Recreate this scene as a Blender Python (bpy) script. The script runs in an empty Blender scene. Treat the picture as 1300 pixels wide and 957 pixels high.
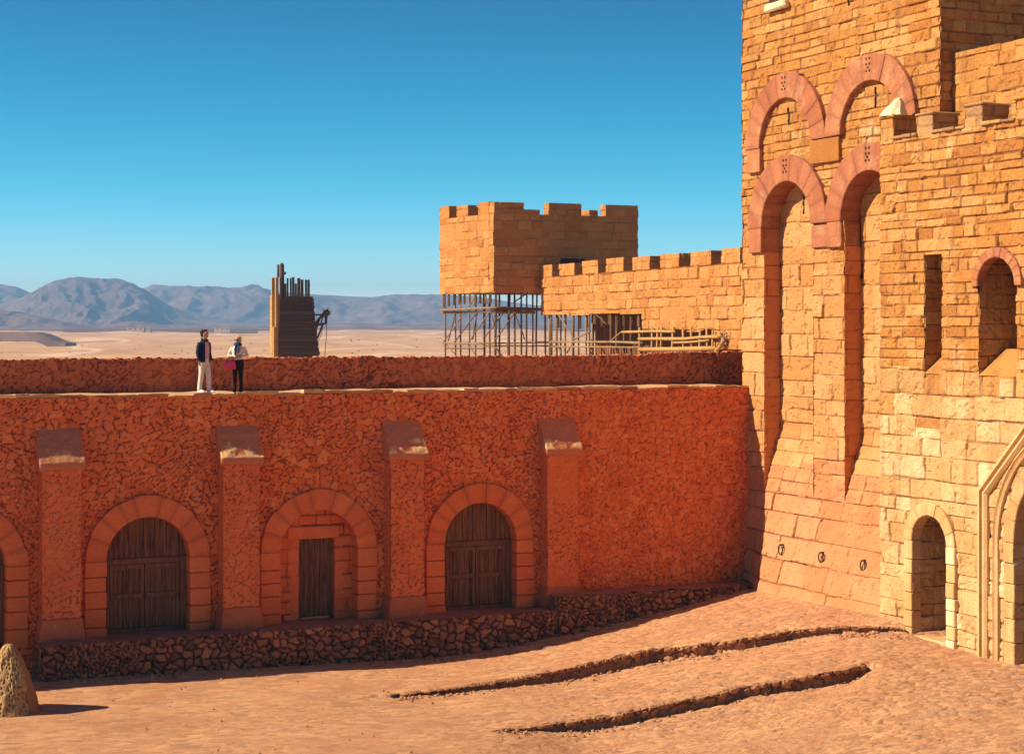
import bpy, math, random
import numpy as np
from mathutils import Vector, Matrix

R = math.radians
sc = bpy.context.scene
COL = sc.collection
F, ZC = 2350.0, 9.45                       # focal length in 1300-wide pixels, eye height

# ------------------------------------------------------------------ camera
cam = bpy.data.objects.new('camera', bpy.data.cameras.new('camera'))
COL.objects.link(cam)
cam.location = (0, 0, ZC)
cam.rotation_euler = (R(90), 0, 0)
cam.data.sensor_width = 36
cam.data.lens = 36 * F / 1300
cam.data.shift_y = -(478.5 - 420) / 1300
cam.data.clip_start = 0.5
cam.data.clip_end = 20000
sc.camera = cam

# ------------------------------------------------------------------ light
U = Vector((.9082, .4185, 0)); V = Vector((.4185, -.9082, 0))     # castle frame
TRAVEL = (U + V * .215 + Vector((0, 0, -.72))).normalized()
TO_SUN = -TRAVEL
ELEV = math.asin(TO_SUN.z)
sun = bpy.data.objects.new('sun', bpy.data.lights.new('sun', 'SUN'))
COL.objects.link(sun)
sun.rotation_euler = TRAVEL.to_track_quat('-Z', 'Y').to_euler()
sun.data.energy = 4.4
sun.data.angle = R(0.5)
sun.data.color = (1.0, .84, .62)

w = bpy.data.worlds.new('World'); sc.world = w; w.use_nodes = True
nt = w.node_tree; nt.nodes.clear()
out = nt.nodes.new('ShaderNodeOutputWorld'); bg = nt.nodes.new('ShaderNodeBackground')
sky = nt.nodes.new('ShaderNodeTexSky'); sky.sky_type = 'NISHITA'; sky.sun_disc = False
sky.sun_elevation = ELEV
sky.sun_rotation = math.atan2(TO_SUN.x, TO_SUN.y)
sky.air_density = 1.0; sky.dust_density = 0.3; sky.ozone_density = 4.0; sky.altitude = 1100
tc = nt.nodes.new('ShaderNodeTexCoord'); mp = nt.nodes.new('ShaderNodeMapping')
mp.inputs['Scale'].default_value = (1, 1, 2.8)      # a steeper sky: deep blue already low above the hills
nt.links.new(tc.outputs['Generated'], mp.inputs['Vector'])
nt.links.new(mp.outputs['Vector'], sky.inputs['Vector'])
hs = nt.nodes.new('ShaderNodeHueSaturation'); hs.inputs['Saturation'].default_value = 1.4
hs.inputs['Hue'].default_value = 0.47
nt.links.new(sky.outputs[0], hs.inputs['Color'])
sx = nt.nodes.new('ShaderNodeSeparateXYZ'); nt.links.new(tc.outputs['Generated'], sx.inputs[0])
cr = nt.nodes.new('ShaderNodeValToRGB'); nt.links.new(sx.outputs['Z'], cr.inputs[0])
els = cr.color_ramp.elements
for i_, (p_, c_) in enumerate(((0.0, (1.9, 1.25, .95)), (.05, (1.55, 1.08, .86)), (.11, (.50, .86, .80)), (.18, (.01, .58, .68)), (.35, (.16, .36, .52)))):
    e_ = els[i_] if i_ < 2 else els.new(p_)
    e_.position = p_; e_.color = (*c_, 1)
mx_ = nt.nodes.new('ShaderNodeMix'); mx_.data_type = 'RGBA'; mx_.blend_type = 'MULTIPLY'; mx_.inputs[0].default_value = 1
nt.links.new(hs.outputs[0], mx_.inputs[6]); nt.links.new(cr.outputs[0], mx_.inputs[7])
nt.links.new(mx_.outputs[2], bg.inputs['Color'])
bg.inputs['Strength'].default_value = 0.115
nt.links.new(bg.outputs[0], out.inputs['Surface'])

vs = sc.view_settings
vs.view_transform = 'Standard'; vs.look = 'None'; vs.gamma = 1; vs.use_curve_mapping = False
vs.exposure = 1.06
sc.cycles.use_denoising = True
sc.cycles.max_bounces = 8
sc.cycles.diffuse_bounces = 5
sc.cycles.volume_bounces = 0
sc.cycles.caustics_reflective = False
sc.cycles.caustics_refractive = False
sc.cycles.sample_clamp_indirect = 6

HAZE = 2.0e-4

# ------------------------------------------------------------------ numpy noise
def _h(ix, iy, seed):
    n = (ix.astype(np.int64) * 374761393 + iy.astype(np.int64) * 668265263 + seed * 974634777) & 0xffffffff
    n = ((n ^ (n >> 13)) * 1274126177) & 0xffffffff
    n = n ^ (n >> 16)
    return (n & 0xffffff) / float(0xffffff)

def vnoise(x, y, seed=0):
    ix = np.floor(x); iy = np.floor(y); fx = x - ix; fy = y - iy
    fx = fx * fx * fx * (fx * (fx * 6 - 15) + 10); fy = fy * fy * fy * (fy * (fy * 6 - 15) + 10)
    ix = ix.astype(np.int64); iy = iy.astype(np.int64)
    a = _h(ix, iy, seed); b = _h(ix + 1, iy, seed); c = _h(ix, iy + 1, seed); d = _h(ix + 1, iy + 1, seed)
    return (a + (b - a) * fx) * (1 - fy) + (c + (d - c) * fx) * fy

def fbm(x, y, seed=0, oct=4, gain=.5):
    s = 0; a = 1; t = 0
    for i in range(oct):
        s = s + a * vnoise(x * 2 ** i, y * 2 ** i, seed + i * 17); t += a; a *= gain
    return s / t

def sm(a, b, x):
    t = np.clip((x - a) / (b - a), 0, 1); return t * t * (3 - 2 * t)

def voro(x, y, seed=0, jit=.9):
    ix = np.floor(x).astype(np.int64); iy = np.floor(y).astype(np.int64)
    f1 = np.full(x.shape, 9.0); f2 = np.full(x.shape, 9.0); cid = np.zeros(x.shape)
    for dx in (-1, 0, 1):
        for dy in (-1, 0, 1):
            cx = ix + dx; cy = iy + dy
            px = cx + .5 + jit * (_h(cx, cy, seed) - .5); py = cy + .5 + jit * (_h(cx, cy, seed + 5) - .5)
            d = np.hypot(px - x, py - y); c = _h(cx, cy, seed + 9)
            m = d < f1
            f2 = np.where(m, f1, np.minimum(f2, d)); cid = np.where(m, c, cid); f1 = np.where(m, d, f1)
    return f1, f2, cid

# relief fields: (A, B grids) -> height, tint, joint
def ashlar(A, B, seed, hf=(.28, .36), lf=(.5, 1.1), depth=.025, jw=.022, off=.014, rough=.012, zsplit=None, hf2=None, lf2=None):
    rng = random.Random(seed)
    wob = (fbm(A * .35, B * .35, seed, 3) - .5) * .07
    wob2 = (fbm(A * 1.7, B * 1.7, seed + 3, 3) - .5) * .035
    b = B + wob + wob2; a = A + (fbm(A * 1.5, B * 1.5, seed + 7, 3) - .5) * .07
    z = float(b.min()) - .01; edges = [z]
    while edges[-1] < b.max() + .1:
        big = zsplit is not None and edges[-1] < zsplit
        lo, hi = (hf2 if big else hf)
        edges.append(edges[-1] + rng.uniform(lo, hi))
    edges = np.array(edges)
    ci = np.clip(np.searchsorted(edges, b, 'right') - 1, 0, len(edges) - 2)
    H = np.zeros(A.shape); T = np.zeros(A.shape); J = np.zeros(A.shape)
    amin, amax = float(a.min()) - 2.2, float(a.max()) + 2.2
    for k in range(len(edges) - 1):
        m = ci == k
        if not m.any(): continue
        big = zsplit is not None and edges[k] < zsplit
        lo, hi = (lf2 if big else lf)
        xs = [amin + rng.uniform(0, 1)]
        while xs[-1] < amax: xs.append(xs[-1] + rng.uniform(lo, hi) * (1.35 if rng.random() < .12 else 1))
        xs = np.array(xs); n = len(xs)
        tint = np.array([rng.random() for _ in range(n)]); o = np.array([rng.gauss(0, off) for _ in range(n)])
        tx = np.array([rng.gauss(0, .02) for _ in range(n)]); ty = np.array([rng.gauss(0, .03) for _ in range(n)])
        ve = np.array([rng.choice((.25, .6, 1, 1, 1.4)) for _ in range(n)])      # how open each upright joint is
        am = a[m]; bm = b[m]
        bi = np.clip(np.searchsorted(xs, am, 'right') - 1, 0, n - 2)
        x0 = xs[bi]; x1 = xs[bi + 1]; z0 = edges[k]; z1 = edges[k + 1]
        dl = am - x0; dr = x1 - am; dv = np.minimum(bm - z0, z1 - bm)
        je = np.maximum(np.maximum((1 - sm(jw * .35, jw, dl)) * ve[bi], (1 - sm(jw * .35, jw, dr)) * ve[bi + 1]), 1 - sm(jw * .35, jw, dv))
        H[m] = o[bi] + tx[bi] * (am - (x0 + x1) / 2) + ty[bi] * (bm - (z0 + z1) / 2) - je * depth
        je = je * (.30 + 1.0 * sm(.25, .7, vnoise(am * .9 + 5, bm * .9, seed + 71)))
        T[m] = tint[bi]; J[m] = np.clip(je, 0, 1)
    chip = sm(.56, .78, fbm(A * 4.5, B * 4.5, seed + 21, 3)) * .034 + sm(.66, .8, fbm(A * 1.3, B * 1.3, seed + 25, 4)) * .03
    H = H + (fbm(A * 7, B * 7, seed + 11, 4, .6) - .5) * rough * 3.2 - chip
    return H, T, J

def rubble(A, B, seed, size=.28, depth=.05, jw=.16, bulge=.03, aspect=1.0, dist=.35, smear=0.0):
    x = A / size; y = B / size * aspect
    x2 = x + (fbm(x * .9, y * .9, seed, 3) - .5) * 2 * dist * 1.6; y2 = y + (fbm(x * .9 + 31, y * .9 + 7, seed + 1, 3) - .5) * 2 * dist * 1.6
    f1, f2, c = voro(x2, y2, seed + 2)
    g1, g2, c2 = voro(x2 * 1.9 + 3.3, y2 * 1.9, seed + 4)
    pick = vnoise(x * .25, y * .25, seed + 31) > .62                     # patches of smaller stones
    f1 = np.where(pick, g1, f1); f2 = np.where(pick, g2, f2); c = np.where(pick, c2, c)
    e = f2 - f1
    j = 1 - sm(jw * .25, jw, e)
    s = sm(.35, .75, fbm(A * .6, B * .6, seed + 40, 3)) * smear
    j = j * (1 - s)
    H = -j * depth * (.55 + .9 * vnoise(x * .8, y * .8, seed + 50)) + (c - .5) * bulge * 1.6 + bulge * (1 - np.clip(f1 * 1.4, 0, 1)) * (1 - s)
    H = H + (fbm(A * 9, B * 9, seed + 60, 3) - .5) * .022 + (fbm(A * .8, B * .8, seed + 61, 2) - .5) * .05
    return H, c, j

def axis(a0, a1, res, br=()):
    pts = sorted({a0, a1, *[b for b in br if a0 < b < a1]}); o = []
    for p, q in zip(pts[:-1], pts[1:]):
        n = max(1, int(round((q - p) / res))); o.append(np.linspace(p, q, n, endpoint=False))
    return np.concatenate(o + [np.array([a1])])

# ------------------------------------------------------------------ mesh builder
class MB:
    def __init__(s): s.v = []; s.f = []; s.t = []; s.j = []; s.m = []; s.n = 0
    def add(s, verts, faces, tint=.5, joint=0., mat=0):
        verts = np.asarray(verts, float).reshape(-1, 3); k = len(verts)
        s.v.append(verts)
        s.t.append(np.broadcast_to(np.asarray(tint, float), (k,)).copy()); s.j.append(np.broadcast_to(np.asarray(joint, float), (k,)).copy())
        by = {}
        for f in faces: by.setdefault(len(f), []).append(f)
        for L, fs in by.items(): s.f.append((np.asarray(fs, np.int64) + s.n, mat))
        s.n += k
    def quads(s, verts, q, tint, joint, mat=0):
        s.v.append(verts); s.t.append(tint); s.j.append(joint); s.f.append((q + s.n, mat)); s.n += len(verts)
    def panel(s, O, da, db, A, B, H, T, J, mask=None, mat=0, extra=None):
        O = np.array(O, float); da = np.array(da, float); db = np.array(db, float); n = np.cross(da, db)
        AA, BB = np.meshgrid(A, B, indexing='ij')
        h = H if extra is None else H + extra
        P = O + AA[..., None] * da + BB[..., None] * db + h[..., None] * n
        na, nb = AA.shape
        idx = np.arange(na * nb).reshape(na, nb)
        q = np.stack([idx[:-1, :-1], idx[1:, :-1], idx[1:, 1:], idx[:-1, 1:]], -1)
        if mask is not None:
            ca = (A[:-1] + A[1:]) / 2; cb = (B[:-1] + B[1:]) / 2
            CA, CB = np.meshgrid(ca, cb, indexing='ij')
            q = q[mask(CA, CB)]
        s.quads(P.reshape(-1, 3), q.reshape(-1, 4), T.reshape(-1).copy(), J.reshape(-1).copy(), mat)
    def box(s, lo, hi, tint=.5, joint=0., mat=0, M=None):
        (a, b, c), (d, e, f) = lo, hi
        P = np.array([(a, b, c), (d, b, c), (d, e, c), (a, e, c), (a, b, f), (d, b, f), (d, e, f), (a, e, f)], float)
        if M is not None: P = np.array([tuple(M @ Vector(p)) for p in P])
        s.add(P, [(0, 3, 2, 1), (4, 5, 6, 7), (0, 1, 5, 4), (1, 2, 6, 5), (2, 3, 7, 6), (3, 0, 4, 7)], tint, joint, mat)
    def cbox(s, lo, hi, ch=.01, tint=.5, mat=0, jit=0., rng=random):
        # chamfered box
        c = [(l + h) / 2 for l, h in zip(lo, hi)]; e = [(h - l) / 2 for l, h in zip(lo, hi)]
        ch = min(ch, min(e) * .9)
        P = []; F_ = []
        for sx in (-1, 1):
            for sy in (-1, 1):
                for sz in (-1, 1):
                    j = [rng.uniform(-jit, jit) for _ in range(3)]
                    for ax in range(3):
                        q = [sx * (e[0] - ch), sy * (e[1] - ch), sz * (e[2] - ch)]
                        q[ax] = (sx, sy, sz)[ax] * e[ax]
                        P.append([c[i] + q[i] + j[i] for i in range(3)])
        def id(sx, sy, sz, ax): return (((sx > 0) * 2 + (sy > 0)) * 2 + (sz > 0)) * 3 + ax
        for ax in range(3):
            o = [i for i in range(3) if i != ax]
            for sg in (-1, 1):
                L = []
                for a, b in ((-1, -1), (1, -1), (1, 1), (-1, 1)):
                    k = [0, 0, 0]; k[ax] = sg; k[o[0]] = a; k[o[1]] = b; L.append(id(*k, ax))
                if (sg > 0) ^ (ax == 1): F_.append(tuple(L))
                else: F_.append(tuple(reversed(L)))
        for ax in range(3):                      # edges along axis ax
            o = [i for i in range(3) if i != ax]
            for a in (-1, 1):
                for b in (-1, 1):
                    k0 = [0, 0, 0]; k1 = [0, 0, 0]; k0[ax] = -1; k1[ax] = 1
                    for k in (k0, k1): k[o[0]] = a; k[o[1]] = b
                    F_.append((id(*k0, o[0]), id(*k1, o[0]), id(*k1, o[1]), id(*k0, o[1])))
        for sx in (-1, 1):
            for sy in (-1, 1):
                for sz in (-1, 1): F_.append(tuple(id(sx, sy, sz, a) for a in range(3)))
        s.add(P, F_, tint, 0, mat)
    def tube(s, pts, rad, n=8, tint=.5, mat=0, cap=True, ell=None):
        pts = [Vector(p) for p in pts]; k = len(pts)
        if not hasattr(rad, '__len__'): rad = [rad] * k
        P = []; ref = None
        for i, p in enumerate(pts):
            d = (pts[min(i + 1, k - 1)] - pts[max(i - 1, 0)]).normalized()
            if ref is None: ref = Vector((0, 0, 1)) if abs(d.z) < .9 else Vector((1, 0, 0))
            x = (ref - d * ref.dot(d)).normalized(); y = d.cross(x); ref = x
            ra, rb = (rad[i] if hasattr(rad[i], '__len__') else (rad[i], rad[i]))
            for j in range(n):
                a = 2 * math.pi * j / n
                P.append(p + x * (ra * math.cos(a)) + y * (rb * math.sin(a)))
        fs = [(i * n + j, i * n + (j + 1) % n, (i + 1) * n + (j + 1) % n, (i + 1) * n + j) for i in range(k - 1) for j in range(n)]
        if cap: fs += [tuple(range(n - 1, -1, -1)), tuple((k - 1) * n + j for j in range(n))]
        s.add([tuple(p) for p in P], fs, tint, 0, mat)
    def ball(s, c, r, nu=12, nv=8, tint=.5, mat=0):
        if not hasattr(r, '__len__'): r = (r, r, r)
        P = [(c[0], c[1], c[2] - r[2])]
        for i in range(1, nv):
            ph = -math.pi / 2 + math.pi * i / nv
            for j in range(nu):
                th = 2 * math.pi * j / nu
                P.append((c[0] + r[0] * math.cos(ph) * math.cos(th), c[1] + r[1] * math.cos(ph) * math.sin(th), c[2] + r[2] * math.sin(ph)))
        P.append((c[0], c[1], c[2] + r[2])); e = len(P) - 1; fs = []
        for j in range(nu):
            fs.append((0, 1 + (j + 1) % nu, 1 + j)); b = 1 + (nv - 2) * nu; fs.append((e, b + j, b + (j + 1) % nu))
            for i in range(nv - 2):
                a = 1 + i * nu; fs.append((a + j, a + (j + 1) % nu, a + nu + (j + 1) % nu, a + nu + j))
        s.add(P, fs, tint, 0, mat)
    def loft(s, rings, tint=.5, mat=0, joint=None):
        n = len(rings[0]); jj_ = 0 if joint is None else np.asarray(joint, float).reshape(-1); P = [p for r in rings for p in r]
        fs = [(i * n + j, i * n + (j + 1) % n, (i + 1) * n + (j + 1) % n, (i + 1) * n + j) for i in range(len(rings) - 1) for j in range(n)]
        fs += [tuple(range(n - 1, -1, -1)), tuple((len(rings) - 1) * n + j for j in range(n))]
        s.add(P, fs, tint, jj_, mat)
    def mesh(s, name):
        me = bpy.data.meshes.new(name)
        vv = np.concatenate(s.v); me.vertices.add(len(vv)); me.vertices.foreach_set('co', vv.ravel())
        loops = np.concatenate([f.ravel() for f, _ in s.f]); tot = np.concatenate([np.full(len(f), f.shape[1]) for f, _ in s.f])
        mi = np.concatenate([np.full(len(f), m) for f, m in s.f])
        me.loops.add(len(loops)); me.loops.foreach_set('vertex_index', loops.astype(np.int32))
        me.polygons.add(len(tot)); st = np.concatenate([[0], np.cumsum(tot)[:-1]])
        me.polygons.foreach_set('loop_start', st.astype(np.int32))
        me.polygons.foreach_set('material_index', mi.astype(np.int32))
        me.update(calc_edges=True)
        for nm, arr in (('tint', s.t), ('joint', s.j)):
            at = me.attributes.new(nm, 'FLOAT', 'POINT'); at.data.foreach_set('value', np.concatenate(arr).astype(np.float32))
        me.polygons.foreach_set('use_smooth', np.zeros(len(tot), bool))
        me.validate()
        return me

def obj(name, mb, mats, parent=None, loc=None, rot=None, smooth=False):
    me = mb.mesh(name) if isinstance(mb, MB) else mb
    for m in (mats if isinstance(mats, (list, tuple)) else [mats]): me.materials.append(m)
    o = bpy.data.objects.new(name, me); COL.objects.link(o)
    if parent is not None: o.parent = parent
    if loc is not None: o.location = loc
    if rot is not None: o.rotation_euler = rot
    if smooth: me.polygons.foreach_set('use_smooth', np.ones(len(me.polygons), bool))
    return o

def tag(o, label=None, cat=None, group=None, kind=None):
    if label: o['label'] = label
    if cat: o['category'] = cat
    if group: o['group'] = group
    if kind: o['kind'] = kind
    return o

def empty(name, loc=(0, 0, 0), rz=0.):
    o = bpy.data.objects.new(name, None); COL.objects.link(o); o.location = loc; o.rotation_euler = (0, 0, rz)
    o.empty_display_size = .3
    return o

# ------------------------------------------------------------------ materials
def nd(t, typ, **kw):
    n = t.nodes.new(typ)
    for k, v in kw.items(): setattr(n, k, v)
    return n

def mixc(t, f, a, b, mode='MIX'):
    n = t.nodes.new('ShaderNodeMix'); n.data_type = 'RGBA'; n.blend_type = mode
    for sock, v in ((n.inputs[0], f), (n.inputs[6], a), (n.inputs[7], b)):
        if hasattr(v, 'is_output'): t.links.new(v, sock)
        elif hasattr(v, '__len__'): sock.default_value = (*v, 1) if len(v) == 3 else v
        else: sock.default_value = v
    return n.outputs[2]

def noise(t, vec, scale, detail=4, rough=.6):
    n = nd(t, 'ShaderNodeTexNoise'); n.inputs['Scale'].default_value = scale; n.inputs['Detail'].default_value = detail; n.inputs['Roughness'].default_value = rough
    t.links.new(vec, n.inputs['Vector']); return n.outputs['Fac']

def ramp(t, fac, stops):
    r = nd(t, 'ShaderNodeValToRGB'); t.links.new(fac, r.inputs[0]); e = r.color_ramp.elements
    while len(e) < len(stops): e.new(.5)
    for k, (p, c) in zip(e, stops): k.position = p; k.color = (*c, 1) if len(c) == 3 else (c[0], c[0], c[0], 1)
    return r.outputs[0]

def surf(name, tints, mott=None, mscale=1.5, mamt=.6, joint=None, jamt=.7, rough=.9, bump=.3, bscale=18, stretch=(1, 1, 1), stain=None, sscale=.5, slo=.55, shi=.7, samt=.7, spec=.15, fine=.25, streak=None, kamt=.5):
    """tints: colours picked by the 'tint' attribute of each block / board"""
    m = bpy.data.materials.new(name); m.use_nodes = True; t = m.node_tree; p = t.nodes['Principled BSDF']
    co = nd(t, 'ShaderNodeTexCoord').outputs['Object']
    mpn = nd(t, 'ShaderNodeMapping'); mpn.inputs['Scale'].default_value = stretch; t.links.new(co, mpn.inputs[0]); vec = mpn.outputs[0]
    if len(tints) == 1:
        base = nd(t, 'ShaderNodeRGB'); base.outputs[0].default_value = (*tints[0], 1); c = base.outputs[0]
    else:
        at = nd(t, 'ShaderNodeAttribute', attribute_name='tint')
        n = len(tints); c = ramp(t, at.outputs['Fac'], [(i / (n - 1), k) for i, k in enumerate(tints)])
    if mott is not None:
        f = ramp(t, noise(t, vec, mscale, 5), [(.38, (0, 0, 0)), (.66, (mamt,) * 3)]); c = mixc(t, f, c, mott)
    if stain is not None:
        f = ramp(t, noise(t, co, sscale, 6, .65), [(slo, (0, 0, 0)), (shi, (samt,) * 3)]); c = mixc(t, f, c, stain)
    if streak is not None:
        m2 = nd(t, 'ShaderNodeMapping'); m2.inputs['Scale'].default_value = (1.6, 1.6, .22); t.links.new(co, m2.inputs[0])
        f = ramp(t, noise(t, m2.outputs[0], 1.3, 7, .7), [(.50, (0, 0, 0)), (.68, (kamt,) * 3)]); c = mixc(t, f, c, streak)
        f = ramp(t, noise(t, co, 9, 5, .75), [(.60, (0, 0, 0)), (.70, (kamt * .9,) * 3)]); c = mixc(t, f, c, streak)
    g = ramp(t, noise(t, vec, bscale * 1.3, 4, .7), [(.25, (1 - fine,) * 3), (.75, (1 + fine * .6,) * 3)])
    c = mixc(t, 1.0, c, g, 'MULTIPLY')
    if joint is not None:
        aj = nd(t, 'ShaderNodeAttribute', attribute_name='joint'); ml = nd(t, 'ShaderNodeMath', operation='MULTIPLY'); ml.inputs[1].default_value = jamt
        t.links.new(aj.outputs['Fac'], ml.inputs[0]); c = mixc(t, ml.outputs[0], c, joint)
    t.links.new(c, p.inputs['Base Color'])
    p.inputs['Roughness'].default_value = rough; p.inputs['Specular IOR Level'].default_value = spec
    if bump:
        b = nd(t, 'ShaderNodeBump'); b.inputs['Strength'].default_value = bump; b.inputs['Distance'].default_value = .02
        t.links.new(noise(t, vec, bscale, 6, .7), b.inputs['Height']); t.links.new(b.outputs[0], p.inputs['Normal'])
    return m

M_RED = surf('red_rubble_plaster', [(.70, .145, .042), (.81, .20, .058), (.86, .26, .082)], mott=(.62, .135, .04), mscale=.9, mamt=.55, joint=(.12, .034, .018), jamt=.8, stain=(.66, .20, .075), sscale=.6, samt=.35)
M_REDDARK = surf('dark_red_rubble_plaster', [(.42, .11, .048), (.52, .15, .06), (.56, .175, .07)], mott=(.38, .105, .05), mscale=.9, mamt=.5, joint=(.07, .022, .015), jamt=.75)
M_REDSM = surf('red_render', [(.70, .16, .05), (.78, .20, .062)], mott=(.62, .14, .045), mscale=1.4, mamt=.5, joint=(.11, .03, .018), jamt=.85, stain=(.60, .25, .13), sscale=1.6, slo=.58, shi=.74, samt=.5)
M_COPE = surf('coping_stone', [(.50, .22, .10), (.72, .46, .22)], mott=(.44, .18, .08), mscale=3, mamt=.5)
M_CAP = surf('cap_stone', [(.54, .17, .08), (.58, .185, .085)], joint=(.80, .47, .20), jamt=.95, mott=(.50, .19, .11), mscale=3.2, mamt=.5, stain=(.36, .12, .06), sscale=1.2, samt=.4)  # joint colour: pale worn lip, with the sun on it put into the colour
M_CAPW = surf('worn_sunlit_cap_edge', [(.62, .36, .18)], mott=(.74, .60, .42), mscale=7, mamt=.9, stain=(.5, .17, .08), sscale=3, slo=.5, shi=.62, samt=.7)
M_OCHRE = surf('ochre_ashlar', [(.34, .13, .033), (.44, .195, .047), (.47, .225, .06), (.54, .31, .11), (.39, .165, .044)], mott=(.44, .18, .042), mscale=.7, mamt=.55, joint=(.16, .06, .022), jamt=.75, streak=(.25, .095, .04), kamt=.75, fine=.45, stain=(.74, .58, .36), sscale=.55, slo=.6, shi=.75, samt=.5, bump=.45)
M_PINK = surf('pinkish_ashlar', [(.43, .18, .075), (.50, .23, .10), (.55, .275, .135), (.47, .205, .085)], mott=(.46, .17, .07), mscale=.8, mamt=.5, joint=(.18, .065, .028), jamt=.75, streak=(.40, .16, .07), fine=.35, stain=(.56, .33, .17), sscale=.9, samt=.4, bump=.4)
M_CREAM = surf('cream_ashlar', [(.44, .25, .095), (.57, .37, .165), (.64, .46, .235), (.52, .32, .13), (.76, .60, .36)], mott=(.48, .265, .10), mscale=1.6, mamt=.6, joint=(.20, .08, .028), jamt=.75, streak=(.36, .17, .06), kamt=.75, fine=.45, stain=(.62, .36, .16), sscale=.6, samt=.5, bump=.45)
M_RING = surf('pink_voussoir', [(.36, .115, .05), (.46, .17, .075), (.41, .15, .075), (.50, .21, .09)], mott=(.30, .105, .06), mscale=1.6, mamt=.6, joint=(.10, .035, .02), jamt=.9, streak=(.26, .10, .055), fine=.45, stain=(.58, .36, .20), sscale=1.4, samt=.5, bump=.5)
M_MOULD = surf('pale_moulding', [(.54, .32, .13), (.62, .40, .18), (.78, .62, .38)], joint=(.2, .08, .03), jamt=.8, streak=(.44, .23, .09), mott=(.50, .28, .11), mscale=1.8, mamt=.5, bump=.3)
M_FAR = surf('distant_ashlar', streak=(.36, .155, .05), tints= [(.36, .148, .04), (.45, .205, .06), (.50, .26, .088), (.40, .172, .048)], mott=(.45, .185, .045), mscale=.35, mamt=.5, joint=(.24, .10, .04), jamt=.7, stain=(.56, .32, .14), sscale=.3, samt=.4, bscale=9)
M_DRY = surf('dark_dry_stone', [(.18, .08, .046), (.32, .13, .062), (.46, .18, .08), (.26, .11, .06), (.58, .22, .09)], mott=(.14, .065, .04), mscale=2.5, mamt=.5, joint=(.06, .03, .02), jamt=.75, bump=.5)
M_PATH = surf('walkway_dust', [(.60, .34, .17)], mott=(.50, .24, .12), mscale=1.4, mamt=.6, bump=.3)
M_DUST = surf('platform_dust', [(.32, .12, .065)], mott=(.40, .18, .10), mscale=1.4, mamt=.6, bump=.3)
M_GROUND = surf('cobble_and_dust', [(.36, .19, .105), (.46, .215, .10), (.54, .275, .13), (.60, .33, .165), (.51, .25, .12), (.40, .225, .135)], mott=(.42, .19, .09), mscale=.5, mamt=.6, joint=(.19, .08, .04), jamt=.85, stain=(.30, .20, .145), sscale=1.4, slo=.60, shi=.68, samt=.6, bump=.6, bscale=26, fine=.35)
M_WOODDK = surf('dark_door_wood', [(.065, .022, .012), (.115, .04, .02), (.16, .06, .028), (.08, .028, .015)], mott=(.30, .145, .07), mscale=3.2, mamt=.75, stretch=(7, 7, .5), rough=.8, bump=.5, bscale=9)
M_WOODGR = surf('grey_weathered_boards', [(.05, .034, .028), (.085, .058, .046), (.13, .09, .07), (.065, .045, .036)], mott=(.16, .115, .09), mscale=2, mamt=.4, stretch=(.5, .5, 5), rough=.85, bscale=6)
M_WOODYE = surf('yellow_timber', [(.40, .22, .075), (.55, .33, .12)], mott=(.30, .16, .06), mscale=3, mamt=.5, bscale=7)
M_POLE = surf('scaffold_timber', [(.10, .055, .032), (.20, .12, .065), (.34, .21, .10)], mott=(.12, .07, .04), mscale=2, mamt=.5, bscale=7)
M_LOG = surf('pale_log', [(.40, .23, .085), (.48, .29, .11)], mott=(.30, .165, .06), mscale=2, mamt=.5, bscale=7)
M_IRON = surf('rusty_iron', [(.07, .04, .025)], rough=.7, bump=.2)
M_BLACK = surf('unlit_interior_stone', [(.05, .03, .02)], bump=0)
M_STUMP = surf('pitted_pale_stone', [(.42, .25, .10), (.50, .32, .135)], mott=(.34, .18, .075), mscale=4, mamt=.5, joint=(.20, .12, .06), jamt=.8)
M_STUMPB = surf('brown_bare_stone', [(.36, .16, .075)], mott=(.26, .11, .05), mscale=3, mamt=.5)
M_WHITE = surf('white_lime_stone', [(.70, .57, .37)], mott=(.58, .40, .2), mscale=4, mamt=.5)
M_HOUSE = surf('mud_house', [(.62, .44, .28)], mott=(.5, .35, .22), mscale=.3, mamt=.5, bump=0)
M_HOUSEDK = surf('dark_mud_wall', [(.24, .15, .11)], mott=(.3, .2, .14), mscale=.1, mamt=.5, bump=0)

# ------------------------------------------------------------------ terrain
def tps(pts, lam=.02):
    P = np.array(pts, float); n = len(P); c = P[:, :2].mean(0); s = 10.
    Q = (P[:, :2] - c) / s
    def k(r2): return np.where(r2 > 0, r2 * np.log(np.maximum(r2, 1e-12)), 0)
    d2 = ((Q[:, None] - Q[None]) ** 2).sum(-1)
    A = np.zeros((n + 3, n + 3)); A[:n, :n] = k(d2) + lam * np.eye(n); A[:n, n] = 1; A[:n, n + 1:] = Q; A[n, :n] = 1; A[n + 1:, :n] = Q.T
    sol = np.linalg.solve(A, np.concatenate([P[:, 2], np.zeros(3)]))
    def f(x, y):
        q = (np.stack([x, y], -1) - c) / s; o = sol[n] + q[..., 0] * sol[n + 1] + q[..., 1] * sol[n + 2]
        for i in range(n):
            o = o + sol[i] * k(((q - Q[i]) ** 2).sum(-1))
        return o
    return f

def st(s, t): return (7.64 + .9082 * s + .4185 * t, 59.83 + .4185 * s - .9082 * t)

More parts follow.
